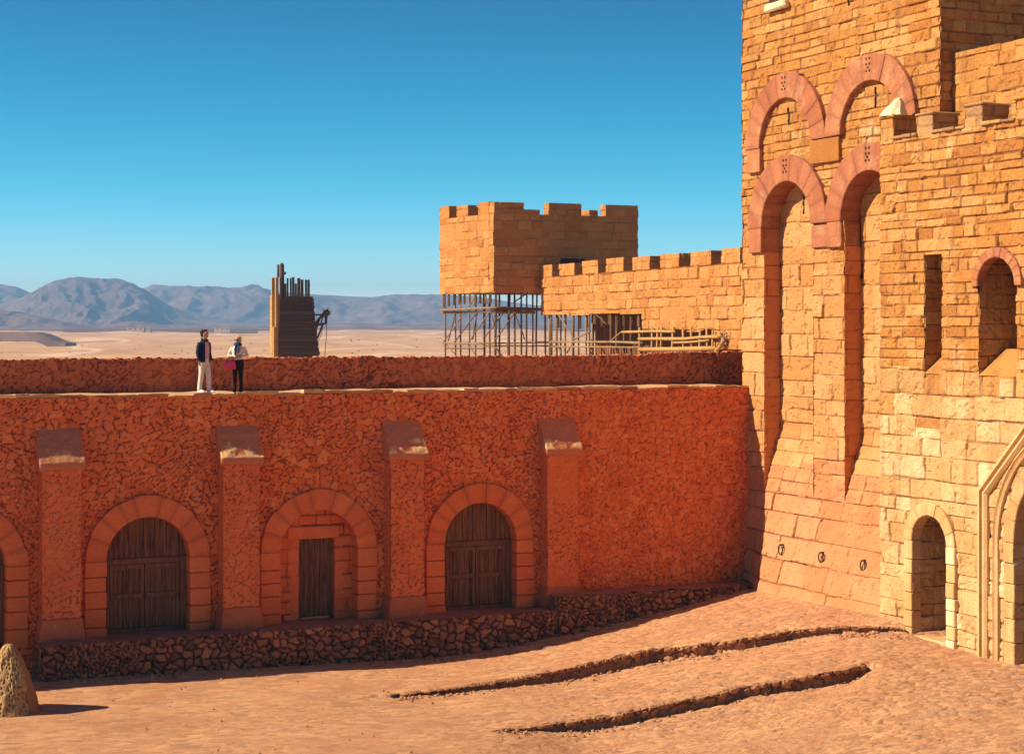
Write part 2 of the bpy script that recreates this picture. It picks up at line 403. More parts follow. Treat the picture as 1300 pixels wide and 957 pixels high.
upper = tps([(*st(-23, 1.3), .12), (*st(-16.3, 1.3), .05), (*st(-10.7, 1.3), -.03), (*st(-9, 1.3), .11), (*st(-7.1, 1.3), .33), (*st(-5, 1.3), .64), (*st(-3.4, 1.3), .88), (*st(-.8, 1.3), 1.3),
             (*st(-.95, 2.3), 1.36), (*st(-.95, 5.4), 1.42), (*st(-.95, 8.4), 1.47), (10.68, 50.49, 1.35), (7.69, 51.64, 1.10), (6.9, 51.44, 1.0), (5.28, 51.66, .72), (3.99, 52.03, .56), (1.07, 50.32, .2), (-.84, 49.31, .05), (-8, 47, -.02), (-14, 47, .05)])
mid = tps([(10.68, 50.49, 1.22), (*st(-.95, 9.6), 1.25), (*st(-.95, 12), 1.06), (*st(-.95, 13.5), 1.06), (*st(-.95, 17), 1.0), (7.69, 51.64, .80), (5.28, 51.66, .36), (3.99, 52.03, .16), (1.07, 50.32, -.1), (-.84, 49.31, -.12),
           (9.0, 47.22, .95), (8.15, 46.73, .90), (6.89, 46.26, .75), (6.09, 46.16, .65), (3, 45.2, .2), (-6, 46, -.05), (-14, 46, 0), (12, 44, .95), (0, 42, -.1), (6, 42, .3)])
RIS1 = [(11.6, 50.25), (10.68, 50.49), (9.6, 51.1), (8.6, 51.5), (7.69, 51.62), (6.9, 51.44), (6.0, 51.5), (5.28, 51.66), (3.99, 51.95), (2.6, 51.3), (1.07, 50.32), (-.84, 49.31), (-3.2, 48.3), (-6.5, 47.2)]
RIS2 = [(9.35, 46.95), (9.0, 47.22), (8.15, 46.73), (6.89, 46.26), (6.09, 46.16), (4.5, 45.7), (2.5, 45.0), (-.5, 44.2)]

def above(poly, X, Y, soft=None):
    p = sorted(poly); px = [q[0] for q in p]; py = [q[1] for q in p]
    jag = (fbm(X * 2.3, Y * 0 + .5, 77, 3) - .5) * .18
    return Y > np.interp(X, px, py) + jag + .10

def step2(X, Y=None):
    if Y is None: return .30 * sm(-.5, 2.0, X) * (1 - sm(9.0, 9.4, X))
    p = sorted(RIS2); dy = np.maximum(0, np.interp(X, [q[0] for q in p], [q[1] for q in p]) - Y)
    return .30 * sm(-.5, 2.0, X) * (1 - sm(np.maximum(9.0 - dy * 1.6, 3.0), 9.4 + dy * .3, X)) * (1 - sm(1.0, 7.0, dy))

def court_z(X, Y):
    up = upper(X, Y); mi = mid(X, Y)
    fade = sm(-6.5, -2.0, X)
    mi = np.minimum(mi, up - .02 * fade) * fade + up * (1 - fade)
    on1 = above(RIS1, X, Y) & (X < 10.9)
    on2 = above(RIS2, X, Y)
    lo = mi - np.where(on2, 0, step2(X, Y))
    return np.where(on1, up, lo)

GX = np.arange(-17, 16.01, .055); GY = np.arange(33.5, 60.6, .055)
AX, AY = np.meshgrid(GX, GY, indexing='ij')
gz = court_z(AX, AY)
ramp_m = sm(-4, 4, AX) * .75 + .25
# paving runs along the ramp: long flat stones
ca = AX * .96 + AY * .28; cb = -AX * .28 + AY * .96
h1, t1, j1 = rubble(ca, cb, 11, size=.40, depth=.04, jw=.15, bulge=.022, aspect=2.2, dist=.3, smear=.5)
h1 = h1 + (fbm(ca * 2.2, cb * 6, 19, 4) - .5) * .03
h1 = h1 * ramp_m * .7 + (fbm(AX * .5, AY * .5, 3, 3) - .5) * .07 - sm(.60, .68, fbm(AX * .35 + AY * .1, AY * 1.4, 15, 3)) * .02
mb = MB(); mb.panel((0, 0, 0), (1, 0, 0), (0, 1, 0), GX, GY, gz + h1, t1, j1 * ramp_m)
tag(obj('courtyard_ground', mb, M_GROUND, smooth=True), 'sunlit dusty cobbled courtyard ramp', 'ground', kind='structure')

def riser(poly, topf, botf, seed, name, label):
    P = np.array(sorted(poly, reverse=True), float)
    d = np.concatenate([[0], np.cumsum(np.hypot(*np.diff(P, axis=0).T))])
    A = np.arange(0, d[-1], .045); Bn = np.linspace(0, 1, 14)
    X = np.interp(A, d, P[:, 0]); Y = np.interp(A, d, P[:, 1])
    Y = np.interp(X, P[::-1, 0], P[::-1, 1]) + (fbm(X * 2.3, X * 0 + .5, 77, 3) - .5) * .18
    zt = topf(X, Y + .1) - .012; zb = botf(X, Y - .1) - .08
    AA, BB = np.meshgrid(A, Bn, indexing='ij')
    Hh = np.maximum(zt - zb, .02)
    H, T, J = rubble(AA, BB * Hh[:, None], seed, size=.26, depth=.05, jw=.2, bulge=.02)
    H = H - .13 * (1 - sm(.55, .85, BB))
    zt = zt + (vnoise(A * 3, A * 0, seed) - .5) * .045
    Pn = np.stack([np.broadcast_to(X[:, None], AA.shape), Y[:, None] - .05 - H, zb[:, None] + BB * (zt - zb)[:, None]], -1)
    # a broken flat lip on top
    na, nb = AA.shape
    lip = np.stack([X, Y + .42, topf(X, Y + .42) - .08], -1)[:, None, :]
    Pn = np.concatenate([Pn, lip], 1); T = np.concatenate([T, T[:, -1:]], 1); J = np.concatenate([J, J[:, -1:] * 0], 1)
    idx = np.arange(na * (nb + 1)).reshape(na, nb + 1)
    q = np.stack([idx[:-1, :-1], idx[:-1, 1:], idx[1:, 1:], idx[1:, :-1]], -1).reshape(-1, 4)
    m = MB(); m.quads(Pn.reshape(-1, 3), q, T.ravel(), J.ravel())
    tag(obj(name, m, M_STEP), label, 'step', 'low rubble steps across the courtyard')
M_STEP = surf('step_stone', [(.26, .115, .06), (.42, .20, .095), (.50, .27, .13)], mott=(.32, .15, .075), mscale=2.5, mamt=.5, joint=(.05, .025, .018), jamt=.8)
riser([p for p in RIS1 if -3.3 < p[0] < 10.8], lambda x, y: np.maximum(upper(x, y), court_z(x, y - .35)), lambda x, y: court_z(x, y - .25), 5, 'rubble_step', 'long rubble step running down from the small arched doorway')
riser([p for p in RIS2 if -.6 < p[0] < 9.3], lambda x, y: mid(x, y), lambda x, y: mid(x, y) - step2(x) - .05, 8, 'rubble_step', 'shorter rubble step lowest in the courtyard')

def pebbles():
    g = random.Random(9); m = MB()
    r1 = sorted(RIS1); r2 = sorted(RIS2)
    for i in range(900):
        if i < 300: X = g.uniform(-3, 10.5); Y = float(np.interp(X, [p[0] for p in r1], [p[1] for p in r1])) - abs(g.gauss(.1, .35)); r = g.uniform(.015, .06)
        elif i < 450: X = g.uniform(-.5, 9.3); Y = float(np.interp(X, [p[0] for p in r2], [p[1] for p in r2])) - abs(g.gauss(.1, .35)); r = g.uniform(.015, .06)
        elif i < 620: X, Y = st(g.uniform(-22, -1), 1.35 + abs(g.gauss(0, .25))); r = g.uniform(.02, .07)
        else: X = g.uniform(-13, 11); Y = g.uniform(40, 54); r = g.uniform(.012, .04)
        if (X - 7.64) * .9082 + (Y - 59.83) * .4185 > -1.2 or (X - 7.64) * .4185 - (Y - 59.83) * .9082 < 1.3: continue
        z = float(court_z(np.array([X]), np.array([Y]))[0]); k = g.random()
        q = [[(X + r * e * math.cos(a + k * 6) * g.uniform(.7, 1.2), Y + r * e * math.sin(a + k * 6) * g.uniform(.6, 1.1), z - .02 + r * h_) for a in (0, 1.05, 2.1, 3.14, 4.2, 5.24)] for e, h_ in ((.8, 0), (1.1, .5), (.6, 1.1))]
        m.loft(q, tint=k)
    return tag(obj('gravel', m, M_STEP), 'loose stones and gravel strewn over the courtyard ground', 'gravel', kind='stuff')
pebbles()

# plain, hills, mountains: polar grid
def profile(px, pts):
    return np.interp(px, [p[0] for p in pts], [p[1] for p in pts])

def plain_z(X, Y):
    r = np.hypot(X, Y); px = 650 + F * X / np.maximum(Y, 1e-3)
    base = -1.2 - 2.3 * sm(150, 700, r) + 11.8 * sm(700, 2600, r) + 3.5 * sm(2600, 5200, r)
    n = (fbm(X / 160, Y / 260, 101, 4) - .5) * 9 * sm(250, 1200, r) + (fbm(X / 45, Y / 70, 103, 3) - .5) * 2.0 * sm(200, 600, r)
    return base + n

th = np.concatenate([np.linspace(R(-180), R(-22), 60, endpoint=False), np.linspace(R(-22), R(20), 420, endpoint=False), np.linspace(R(20), R(180), 60)])
rr = np.concatenate([np.linspace(2, 60, 8), np.geomspace(66, 700, 60), np.geomspace(715, 2800, 150), np.geomspace(2850, 7000, 30)])
TH, RR = np.meshgrid(th, rr, indexing='ij')
X = RR * np.sin(TH); Y = RR * np.cos(TH)
Z = plain_z(X, Y)
Z = np.where(RR < 64, -1.4, Z)
m = MB(); idx = np.arange(TH.size).reshape(TH.shape)
q = np.stack([idx[:-1, :-1], idx[1:, :-1], idx[1:, 1:], idx[:-1, 1:]], -1)[..., ::-1].reshape(-1, 4)
m.quads(np.stack([X, Y, Z], -1).reshape(-1, 3), q, np.full(TH.size, .5), np.zeros(TH.size))
M_SAND = bpy.data.materials.new('desert_plain'); M_SAND.use_nodes = True
t = M_SAND.node_tree; p = t.nodes['Principled BSDF']; co = nd(t, 'ShaderNodeTexCoord').outputs['Object']
mpn = nd(t, 'ShaderNodeMapping'); mpn.inputs['Scale'].default_value = (1, .35, 1); t.links.new(co, mpn.inputs[0]); vv = mpn.outputs[0]
c = ramp(t, noise(t, vv, .012, 6, .6), [(.3, (.44, .22, .10)), (.5, (.60, .34, .17)), (.7, (.68, .42, .225))])
c = mixc(t, ramp(t, noise(t, vv, .05, 5, .7), [(.45, (0, 0, 0)), (.7, (.6, .6, .6))]), c, (.48, .26, .14))
wv = nd(t, 'ShaderNodeTexNoise'); wv.inputs['Scale'].default_value = .006; wv.inputs['Detail'].default_value = 2; t.links.new(vv, wv.inputs['Vector'])
rd = ramp(t, wv.outputs['Fac'], [(.485, (0, 0, 0)), (.497, (.7, .7, .7)), (.503, (.7, .7, .7)), (.515, (0, 0, 0))])
c = mixc(t, rd, c, (.76, .56, .38))
c = mixc(t, ramp(t, noise(t, co, .25, 3, .8), [(.58, (0, 0, 0)), (.66, (.7, .7, .7))]), c, (.22, .13, .075))
c = mixc(t, ramp(t, noise(t, vv, .03, 8, .75), [(.5, (0, 0, 0)), (.62, (.5, .5, .5))]), c, (.46, .24, .13))
t.links.new(c, p.inputs['Base Color']); p.inputs['Roughness'].default_value = 1; p.inputs['Specular IOR Level'].default_value = 0
tag(obj('desert_ground', m, M_SAND, smooth=True), 'tan stony desert plain beyond the walls', 'ground', kind='structure')

def rock(name, c1, c2, c3, sc1):
    m = bpy.data.materials.new(name); m.use_nodes = True; t = m.node_tree; p = t.nodes['Principled BSDF']; co = nd(t, 'ShaderNodeTexCoord').outputs['Object']
    c = ramp(t, noise(t, co, sc1, 8, .65), [(.32, c1), (.5, c2), (.68, c3)])
    c = mixc(t, ramp(t, noise(t, co, sc1 * 5, 5, .7), [(.5, (0, 0, 0)), (.68, (.6, .6, .6))]), c, tuple(k * .55 for k in c1))
    gn = nd(t, 'ShaderNodeNewGeometry'); sp = nd(t, 'ShaderNodeSeparateXYZ'); t.links.new(gn.outputs['Normal'], sp.inputs[0])
    c = mixc(t, ramp(t, sp.outputs['Z'], [(.72, (.85, .85, .85)), (.92, (0, 0, 0))]), c, tuple(k * .42 for k in c1))      # bare dark crags where it is steep
    t.links.new(c, p.inputs['Base Color']); p.inputs['Roughness'].default_value = 1; p.inputs['Specular IOR Level'].default_value = 0
    return m
M_MTN = rock('blue_grey_rock', (.12, .085, .075), (.20, .13, .105), (.30, .19, .15), .004)
M_HILL = rock('brown_rock', (.13, .075, .055), (.20, .115, .08), (.27, .16, .11), .008)

def ridge(name, prof, r0, rc, r1, seed, mat, rough, label, zfoot, n=300, spur=1.0, px0=None, px1=None):
    pxs = np.linspace(prof[0][0], prof[-1][0], n); rs = np.concatenate([np.linspace(r0, rc, 150), np.linspace(rc, r1, 24)[1:]])
    PX, RRr = np.meshgrid(pxs, rs, indexing='ij')
    top = ZC + (420 - profile(PX, prof)) / F * rc
    X = (PX - 650) / F * RRr; Y = RRr.copy()
    k = np.where(RRr < rc, (RRr - r0) / (rc - r0), 1 - (RRr - rc) / (r1 - rc))
    k = np.clip(k, 0, 1)
    warp = (fbm(X / (rough * 5), Y / (rough * 5), seed + 3, 3) - .5)
    sp = 1 - np.abs(2 * fbm((X + warp * rough * 4) / rough, Y / (rough * 3.2), seed, 5, .55) - 1)     # ridged spurs running down
    sp2 = 1 - np.abs(2 * fbm((X - warp * rough * 2) / (rough * .35), Y / (rough * .9), seed + 9, 4, .55) - 1)
    shape = .30 * k + .70 * sm(.28, 1.0, k + (sp - .6) * .55 * spur)
    body = shape * (1 - .10 * (1 - sp2) * sm(.0, .35, k)) 
    Z = zfoot + (top - zfoot) * np.minimum(body / np.maximum(.30 * 1 + .70, 1e-3), 1) + (sp2 - .7) * (top - zfoot) * .10 * np.sin(np.pi * np.clip(k, 0, 1))
    gul = fbm(X / (rough * .16), Y / (rough * .30), seed + 13, 4, .6) - .5
    Z = Z + gul * (top - zfoot) * .16 * np.sin(np.pi * np.clip(k, 0, 1)) ** .7
    Z = np.where(k <= 0, zfoot - 12, Z)
    m = MB(); idx = np.arange(PX.size).reshape(PX.shape)
    q = np.stack([idx[:-1, :-1], idx[1:, :-1], idx[1:, 1:], idx[:-1, 1:]], -1).reshape(-1, 4)
    m.quads(np.stack([X, Y, Z], -1).reshape(-1, 3), q, np.full(PX.size, .5), np.zeros(PX.size))
    return tag(obj(name, m, mat, smooth=True), label, 'mountain', kind='structure')

ridge('far_mountains', [(-500, 372), (-200, 352), (-90, 350), (-20, 357), (0, 360), (20, 362), (38, 370), (60, 378), (180, 366), (195, 362), (230, 363), (290, 365), (312, 362), (330, 364), (352, 371), (400, 374), (440, 376), (475, 377), (495, 374), (520, 373), (560, 374), (600, 376), (640, 382), (680, 388), (760, 380), (900, 372), (1100, 384), (1500, 378)],
      4300, 5600, 6400, 21, M_MTN, 330, 'long bluish mountain range behind the mesa', 12, n=760)
ridge('mesa_mountain', [(-260, 412), (-120, 398), (-40, 398), (0, 386), (30, 377), (50, 366), (68, 357), (88, 352), (120, 353), (150, 354), (170, 360), (185, 368), (205, 382), (222, 390), (260, 402), (320, 412), (420, 418)],
      3400, 4500, 5200, 33, M_MTN, 260, 'broad flat-topped bluish mountain on the left', 12, n=420)
ridge('brown_hill', [(-300, 396), (-100, 386), (-30, 390), (0, 393), (20, 395), (50, 401), (75, 407), (110, 414), (140, 419)],
      2750, 3100, 3400, 45, M_HILL, 120, 'low dark brown hill in front of the mesa', 11, n=220)
ridge('brown_hill', [(118, 418), (140, 412), (165, 407), (185, 409), (215, 416), (250, 413), (300, 414), (380, 412), (440, 410), (500, 412), (560, 411), (700, 412), (900, 410)],
      2800, 3250, 3500, 57, M_HILL, 110, 'row of low brown foothills under the mountains', 11, n=420)

# low embankment and far mud buildings on the plain
def polar(px, r): return ((px - 650) / F * r, r)
m = MB()
for i in range(60):
    a0, a1 = -30 + 112 * i / 60, -30 + 112 * (i + 1) / 60
    r = 1150
    P = []
    for a in (a0, a1):
        x, y = polar(a, r); zt = ZC - (421.5 + 14 * sm(36, 84, np.float64(a))) / F * r + 420 / F * r
        for dy, z in ((0, zt - 5.5), (2.5, zt), (30, zt), (36, zt - 6)): P.append((x, y + dy, z + (_h(np.array([i]), np.array([int(dy)]), 3)[0] - .5) * .3))
    m.add(P, [(0, 4, 5, 1), (1, 5, 6, 2), (2, 6, 7, 3)])
tag(obj('earth_embankment', m, M_HOUSEDK), 'long low dark earth embankment far out on the plain', 'embankment', kind='structure')
def house(px0, px1, y0, y1, r, label, mat, depth=8):
    x0 = (px0 - 650) / F * r; x1 = (px1 - 650) / F * r; zt = ZC + (420 - y0) / F * r; zb = ZC + (420 - y1) / F * r
    e = empty('mud_house', ((x0 + x1) / 2, r, zb - 3))
    b = MB(); W = (x1 - x0) / 2; Hh = zt - zb + 3
    b.cbox((-W, 0, 0), (W, depth, Hh), .15); obj('wall', b, mat, e)
    b = MB(); b.box((-W - .2, -.2, Hh + .002), (W + .2, depth + .2, Hh + .35)); obj('roof', b, mat, e)
    b = MB()
    for k in range(3):
        b = MB(); b.box((-W * .7 + k * W * .6, -.06, Hh - 2.2), (-W * .7 + k * W * .6 + W * .16, -.003, Hh - .9)); obj('window', b, M_BLACK, e)
    tag(e, label, 'house', 'far mud houses on the plain')
house(161, 183, 415.6, 419, 2050, 'pale flat mud house under the mesa, longest of the three', M_HOUSE)
house(186, 191, 416.5, 419, 2050, 'tiny pale mud hut just right of the long flat house', M_HOUSE)
house(272, 292, 415.8, 419, 2060, 'pale mud house seen right of the standing man\'s head', M_HOUSE)
m = MB(); x0, y0 = polar(80, 2100); x1, y1 = polar(330, 2120)
m.box((x0, y0, 4), (x1, y0 + 3, ZC + 2.6 / F * 2100))
tag(obj('boundary_wall', m, M_HOUSEDK), 'long thin dark wall far across the plain', 'wall')

g_ = random.Random(31); m = MB()
for i in range(420):
    r = 420 * (2400 / 420) ** g_.random(); px = g_.uniform(-60, 960); x_, y_ = polar(px, r)
    if vnoise(np.array([x_ / 130]), np.array([y_ / 200]), 63)[0] < .42: continue
    z_ = float(plain_z(np.array([x_]), np.array([y_]))[0]); w_ = g_.uniform(.2, .6) * (1 + r / 2000); h_ = w_ * g_.uniform(.45, .8)
    rg = [[(x_ + w_ * e * math.cos(a) * g_.uniform(.6, 1.3), y_ + w_ * e * math.sin(a) * g_.uniform(.6, 1.3), z_ - .4 + (h_ + .4) * k) for a in (0, 1.05, 2.1, 3.14, 4.2, 5.24)] for e, k in ((.8, 0), (1.1, .65), (.5, 1))]
    m.loft(rg, tint=g_.random())
tag(obj('desert_scrub', m, surf('dry_scrub', [(.10, .07, .035), (.17, .12, .055), (.24, .15, .075)], bump=0)), 'low dark scrub bushes and stones dotted over the desert plain', 'scrub', kind='stuff')

# ------------------------------------------------------------------ castle frame
CR = math.atan2(.4185, .9082)
CLOC = (7.64, 59.83, 0)
def croot(name): return empty(name, CLOC, CR)
# local: x = s, y = -t, z

def vous(mb, ct, cz, ri, ro, d0, d1, a0, a1, n, plane, rng, gap=.012, jit=.03, legs=None, key=None, tint=None):
    """ring of wedge stones. plane 'T': along x at depth t (wall facing -y); plane 'S': along t at depth s (wall facing -x)."""
    ws = [rng.uniform(.75, 1.25) for _ in range(n)]
    if key is not None: ws[n // 2] = key
    tot = sum(ws); a = a0
    def put(r, an, d):
        x = ct + r * math.cos(an); z = cz + r * math.sin(an)
        return (x, -d, z) if plane == 'T' else (-d, -x, z)
    for w_ in ws:
        b = a + (a1 - a0) * w_ / tot; g = gap / ri
        o = ro + rng.uniform(-jit, jit); dd = d1 + rng.uniform(-.012, .012); k = 4; ch = .02
        rings = []; dd0 = dd
        for i, fr in enumerate((0, .045, .3, .5, .7, .955, 1)):
            an = (a + g) + (b - a - 2 * g) * fr; dd = dd0 - (.03 if i in (0, 6) else rng.uniform(0, .008))
            rings.append([put(ri, an, d0), put(o, an, d0), put(o, an, dd - ch), put(o - ch, an, dd), put(ri + ch, an, dd), put(ri, an, dd - ch)])
        if (plane == 'S') ^ (a1 < a0): rings = [r[::-1] for r in rings]
        mb.loft([r[::-1] for r in rings], tint=rng.random() if tint is None else tint, joint=np.repeat([1, .25, 0, 0, 0, .25, 1], 6)); a = b

def stone_col(mb, x0, x1, z0, z1, d0, d1, n, plane, rng, jit=.02, gap=.01):
    hs_ = [rng.uniform(.8, 1.2) for _ in range(n)]; T = sum(hs_); z = z0
    for h in hs_:
        zz = z + (z1 - z0) * h / T; j = rng.uniform(-jit, jit); dd = d1 + rng.uniform(-.012, .012)
        if plane == 'T': mb.cbox((x0 + j * .5, -dd, z + gap), (x1 + j, -d0, zz - gap), .02, rng.random())
        else: mb.cbox((-dd, -x1 - j, z + gap), (-d0, -x0 - j * .5, zz - gap), .02, rng.random())
        z = zz

def relief_box(mb, lo, hi, field, res, faces='xXyYT', inset=.03, seed=0):
    """box with stone relief on chosen sides. field(A,B,seed)->H,T,J"""
    (a, b, c), (d, e, f) = lo, hi; i = inset
    mb.box((a + i, b + i, c + .004), (d - i, e - i, f - i), .4, .6)
    specs = {'y': ((a, b, 0), (1, 0, 0), (0, 0, 1), d - a, c, f), 'Y': ((d, e, 0), (-1, 0, 0), (0, 0, 1), d - a, c, f),
             'x': ((a, e, 0), (0, -1, 0), (0, 0, 1), e - b, c, f), 'X': ((d, b, 0), (0, 1, 0), (0, 0, 1), e - b, c, f),
             'T': ((a, b, f), (1, 0, 0), (0, 1, 0), d - a, 0, e - b)}
    for n_, ch in enumerate(faces):
        O, da, db, L, b0, b1 = specs[ch]
        A = axis(0, L, res); B = axis(b0, b1, res); AA, BB = np.meshgrid(A, B, indexing='ij')
        off = {'x': 3.1, 'X': 17.7, 'y': 0, 'Y': 41.3, 'T': 9.1}[ch]
        H, T, J = field(AA + off + O[0] + O[1] * .37, BB, seed + n_)
        mb.panel(O, da, db, A, B, np.clip(H, -inset * .8, .05), T, J)

rng = random.Random(4)

# ------------------------------------------------------------------ red arcade wall
wall = croot('arcade_wall')
tag(wall, 'tall red rubble wall with buttresses and arched doorways below the two people', 'wall')
ZT = 7.68
ARCH = [-24.65, -19.6, -14.6, -9.48]; ASP = 3.10
A = axis(-34, .25, .036); B = axis(-.4, ZT - .06, .036); AA, BB = np.meshgrid(A, B, indexing='ij')
H, T, J = rubble(AA, BB, 3, size=.25, depth=.044, jw=.115, bulge=.026, aspect=1.2, dist=.34, smear=.10)
H = H + (fbm(AA * 14, BB * 14, 77, 3) - .5) * .008
calm = sm(-8, -3.5, AA) * .6 + .1                      # the right-hand stretch is more thickly daubed
Hc, Tc, Jc = rubble(AA, BB, 93, size=.26, depth=.045, jw=.10, bulge=.022, aspect=1.2, dist=.34, smear=.10)
Hc = Hc + (fbm(AA * 11, BB * 11, 78, 3) - .5) * .006
H = H * (1 - calm) + Hc * calm; J = J * (1 - calm) + Jc * calm
def wmask(a, b):
    k = np.ones(a.shape, bool)
    for c in ARCH:
        r = 1.48; k &= ~((np.abs(a - c) < r) & (b < ASP) | (np.hypot(a - c, b - ASP) < r))
    return k
m = MB(); m.panel((0, 0, 0), (1, 0, 0), (0, 0, 1), A, B, H, T, J, wmask)
m.box((-34, 3.6, 0), (.3, 3.7, 7.5)); m.box((-34, .9, 5.2), (.3, 3.5, 5.3))
obj('wall_face', m, M_RED, wall)
m = MB(); A = axis(-34, .3, .1); B = axis(.1, 3.2, .1); AA, BB = np.meshgrid(A, B, indexing='ij')
m.panel((0, 0, ZT - .03), (1, 0, 0), (0, 1, 0), A, B, (fbm(AA, BB, 8, 4) - .5) * .09, AA * 0 + .5, AA * 0)
obj('walkway', m, M_PATH, wall)
m = MB(); x = -34.
while x < .25:                                           # uneven flat stones along the edge
    L = rng.uniform(.35, .95); h = rng.uniform(.06, .13); z0 = ZT - .07 + rng.uniform(-.02, .03); o = rng.uniform(-.03, .07)
    nseg = 4; rings = []
    for i in range(nseg + 1):
        xx = x + min(L, .28 - x) * i / nseg; jj = [rng.uniform(-.016, .016) for _ in range(6)]; e = .86 if i in (0, nseg) else 1
        rings.append([(xx, .34 + jj[0], z0), (xx, .36 + jj[1], z0 + h * .8 * e), (xx, -.02 + jj[2], z0 + h * e + jj[2]), (xx, -o + jj[3], z0 + h * .75 * e), (xx, -o - .01 + jj[4], z0 + h * .25), (xx, .04, z0 - .01 + jj[5])])
    m.loft(rings, tint=rng.random()); x += L - .015
obj('coping', m, M_COPE, wall)

def buttress(cx, k):
    b = MB(); w0 = .53
    f = lambda a, z, s: rubble(a, z, s + 100 + k * 7, size=.24, depth=.018, jw=.09, bulge=.014, aspect=1.3, dist=.3, smear=.7)
    A = axis(-w0, w0, .036); B = axis(1.6, 5.68, .036); AA, BB = np.meshgrid(A, B, indexing='ij')
    H, T, J = f(AA + cx, BB, 1); b.panel((cx, -.5, 0), (1, 0, 0), (0, 0, 1), A, B, H * .8, T, J)
    for sx in (-1, 1):
        A = axis(0, .52, .036); AA, BB = np.meshgrid(A, B, indexing='ij'); H, T, J = f(AA + cx + 5 * sx, BB, 2)
        if sx < 0: b.panel((cx - w0, .02, 0), (0, -1, 0), (0, 0, 1), A, B, H * .6, T, J)
        else: b.panel((cx + w0, -.5, 0), (0, 1, 0), (0, 0, 1), A, B, H * .6, T, J)
    b.box((cx - w0 + .03, -.47, 1.2), (cx + w0 - .03, .1, 5.7))
    bo = obj('buttress', b, M_REDSM, wall)
    c = MB(); wc = .60; A = axis(-wc, wc, .035); n = len(A)      # sloping cap block; pale lower edge is wear plus painted sunlight
    pk = [(.04, 6.82), (-.15, 6.60), (-.33, 6.33), (-.5, 6.08), (-.615, 5.92), (-.64, 5.88), (-.64, 5.76), (-.615, 5.68), (-.55, 5.655), (-.2, 5.66), (.04, 5.66)]
    prof = []
    for (y0_, z0_), (y1_, z1_) in zip(pk[:-1], pk[1:]):
        nn = max(1, int(math.hypot(y1_ - y0_, z1_ - z0_) / .035)); prof += [(y0_ + (y1_ - y0_) * i_ / nn, z0_ + (z1_ - z0_) * i_ / nn) for i_ in range(nn)]
    prof.append(pk[-1]); rings = []; wear_sun = []
    for i, a in enumerate(A):
        e = 1 - .03 * (i in (0, n - 1)); tilt = .02 * math.sin(a * 2 + k); ring = []
        for y, z in prof:
            q1 = fbm(np.array([a * 5 + k * 9.]), np.array([y * 5 + z * 4.]), 5, 3)[0]; q2 = fbm(np.array([a * 2.2 + k * 3.]), np.array([z * 2.]), 8, 3)[0]
            wear_sun.append(float(sm(-.02, .10, -y - .52 + (q2 - .5) * .55 + (q1 - .5) * .5)) * (z > 5.86) * (.25 if k == 1 else 1))
            ring.append((cx + a + (0.02 if y < -.5 else 0) * (1 if a > 0 else -1), y * e - (q1 - .5) * .02, z + tilt + (q1 - .5) * .05 * (z > 5.7)))
        rings.append(ring)
    c.loft(rings, tint=rng.random(), joint=wear_sun); obj('cap', c, M_CAP, bo)
    p = MB(); ws = .64
    rings = []
    for z, ww, d in ((.9, ws + .02, .60), (1.14, ws, .60), (1.5, ws - .04, .585), (1.64, ws - .075, .56), (1.66, ws - .1, .53)):
        rings.append([(cx - ww + (rng.uniform(-.012, .012)), .05, z), (cx - ww + .03, -d + rng.uniform(-.015, .015), z), (cx + ww - .03, -d + rng.uniform(-.015, .015), z), (cx + ww, .05, z)])
    p.loft(rings, tint=.6); obj('plinth', p, M_PLINTH, bo)
M_PLINTH = surf('splashed_red_plinth', [(.52, .145, .06)], mott=(.40, .11, .05), mscale=1.8, mamt=.6, stain=(.62, .50, .46), sscale=5.5, slo=.66, shi=.70, samt=.8)
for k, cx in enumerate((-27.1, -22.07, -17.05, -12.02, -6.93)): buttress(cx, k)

def plank_row(mb, x0, x1, y, th, z0, z1f, wid, rng, jit=.012, gap=.008):
    x = x0
    while x < x1 - .02:
        wd = min(rng.uniform(*wid), x1 - x); zt = z1f(x + wd / 2) if callable(z1f) else z1f
        if zt > z0 + .05: mb.cbox((x + gap / 2, y - th + rng.uniform(-jit, jit), z0 + rng.uniform(0, .01)), (x + wd - gap / 2, y, zt - rng.uniform(0, .012)), .008, rng.random())
        x += wd

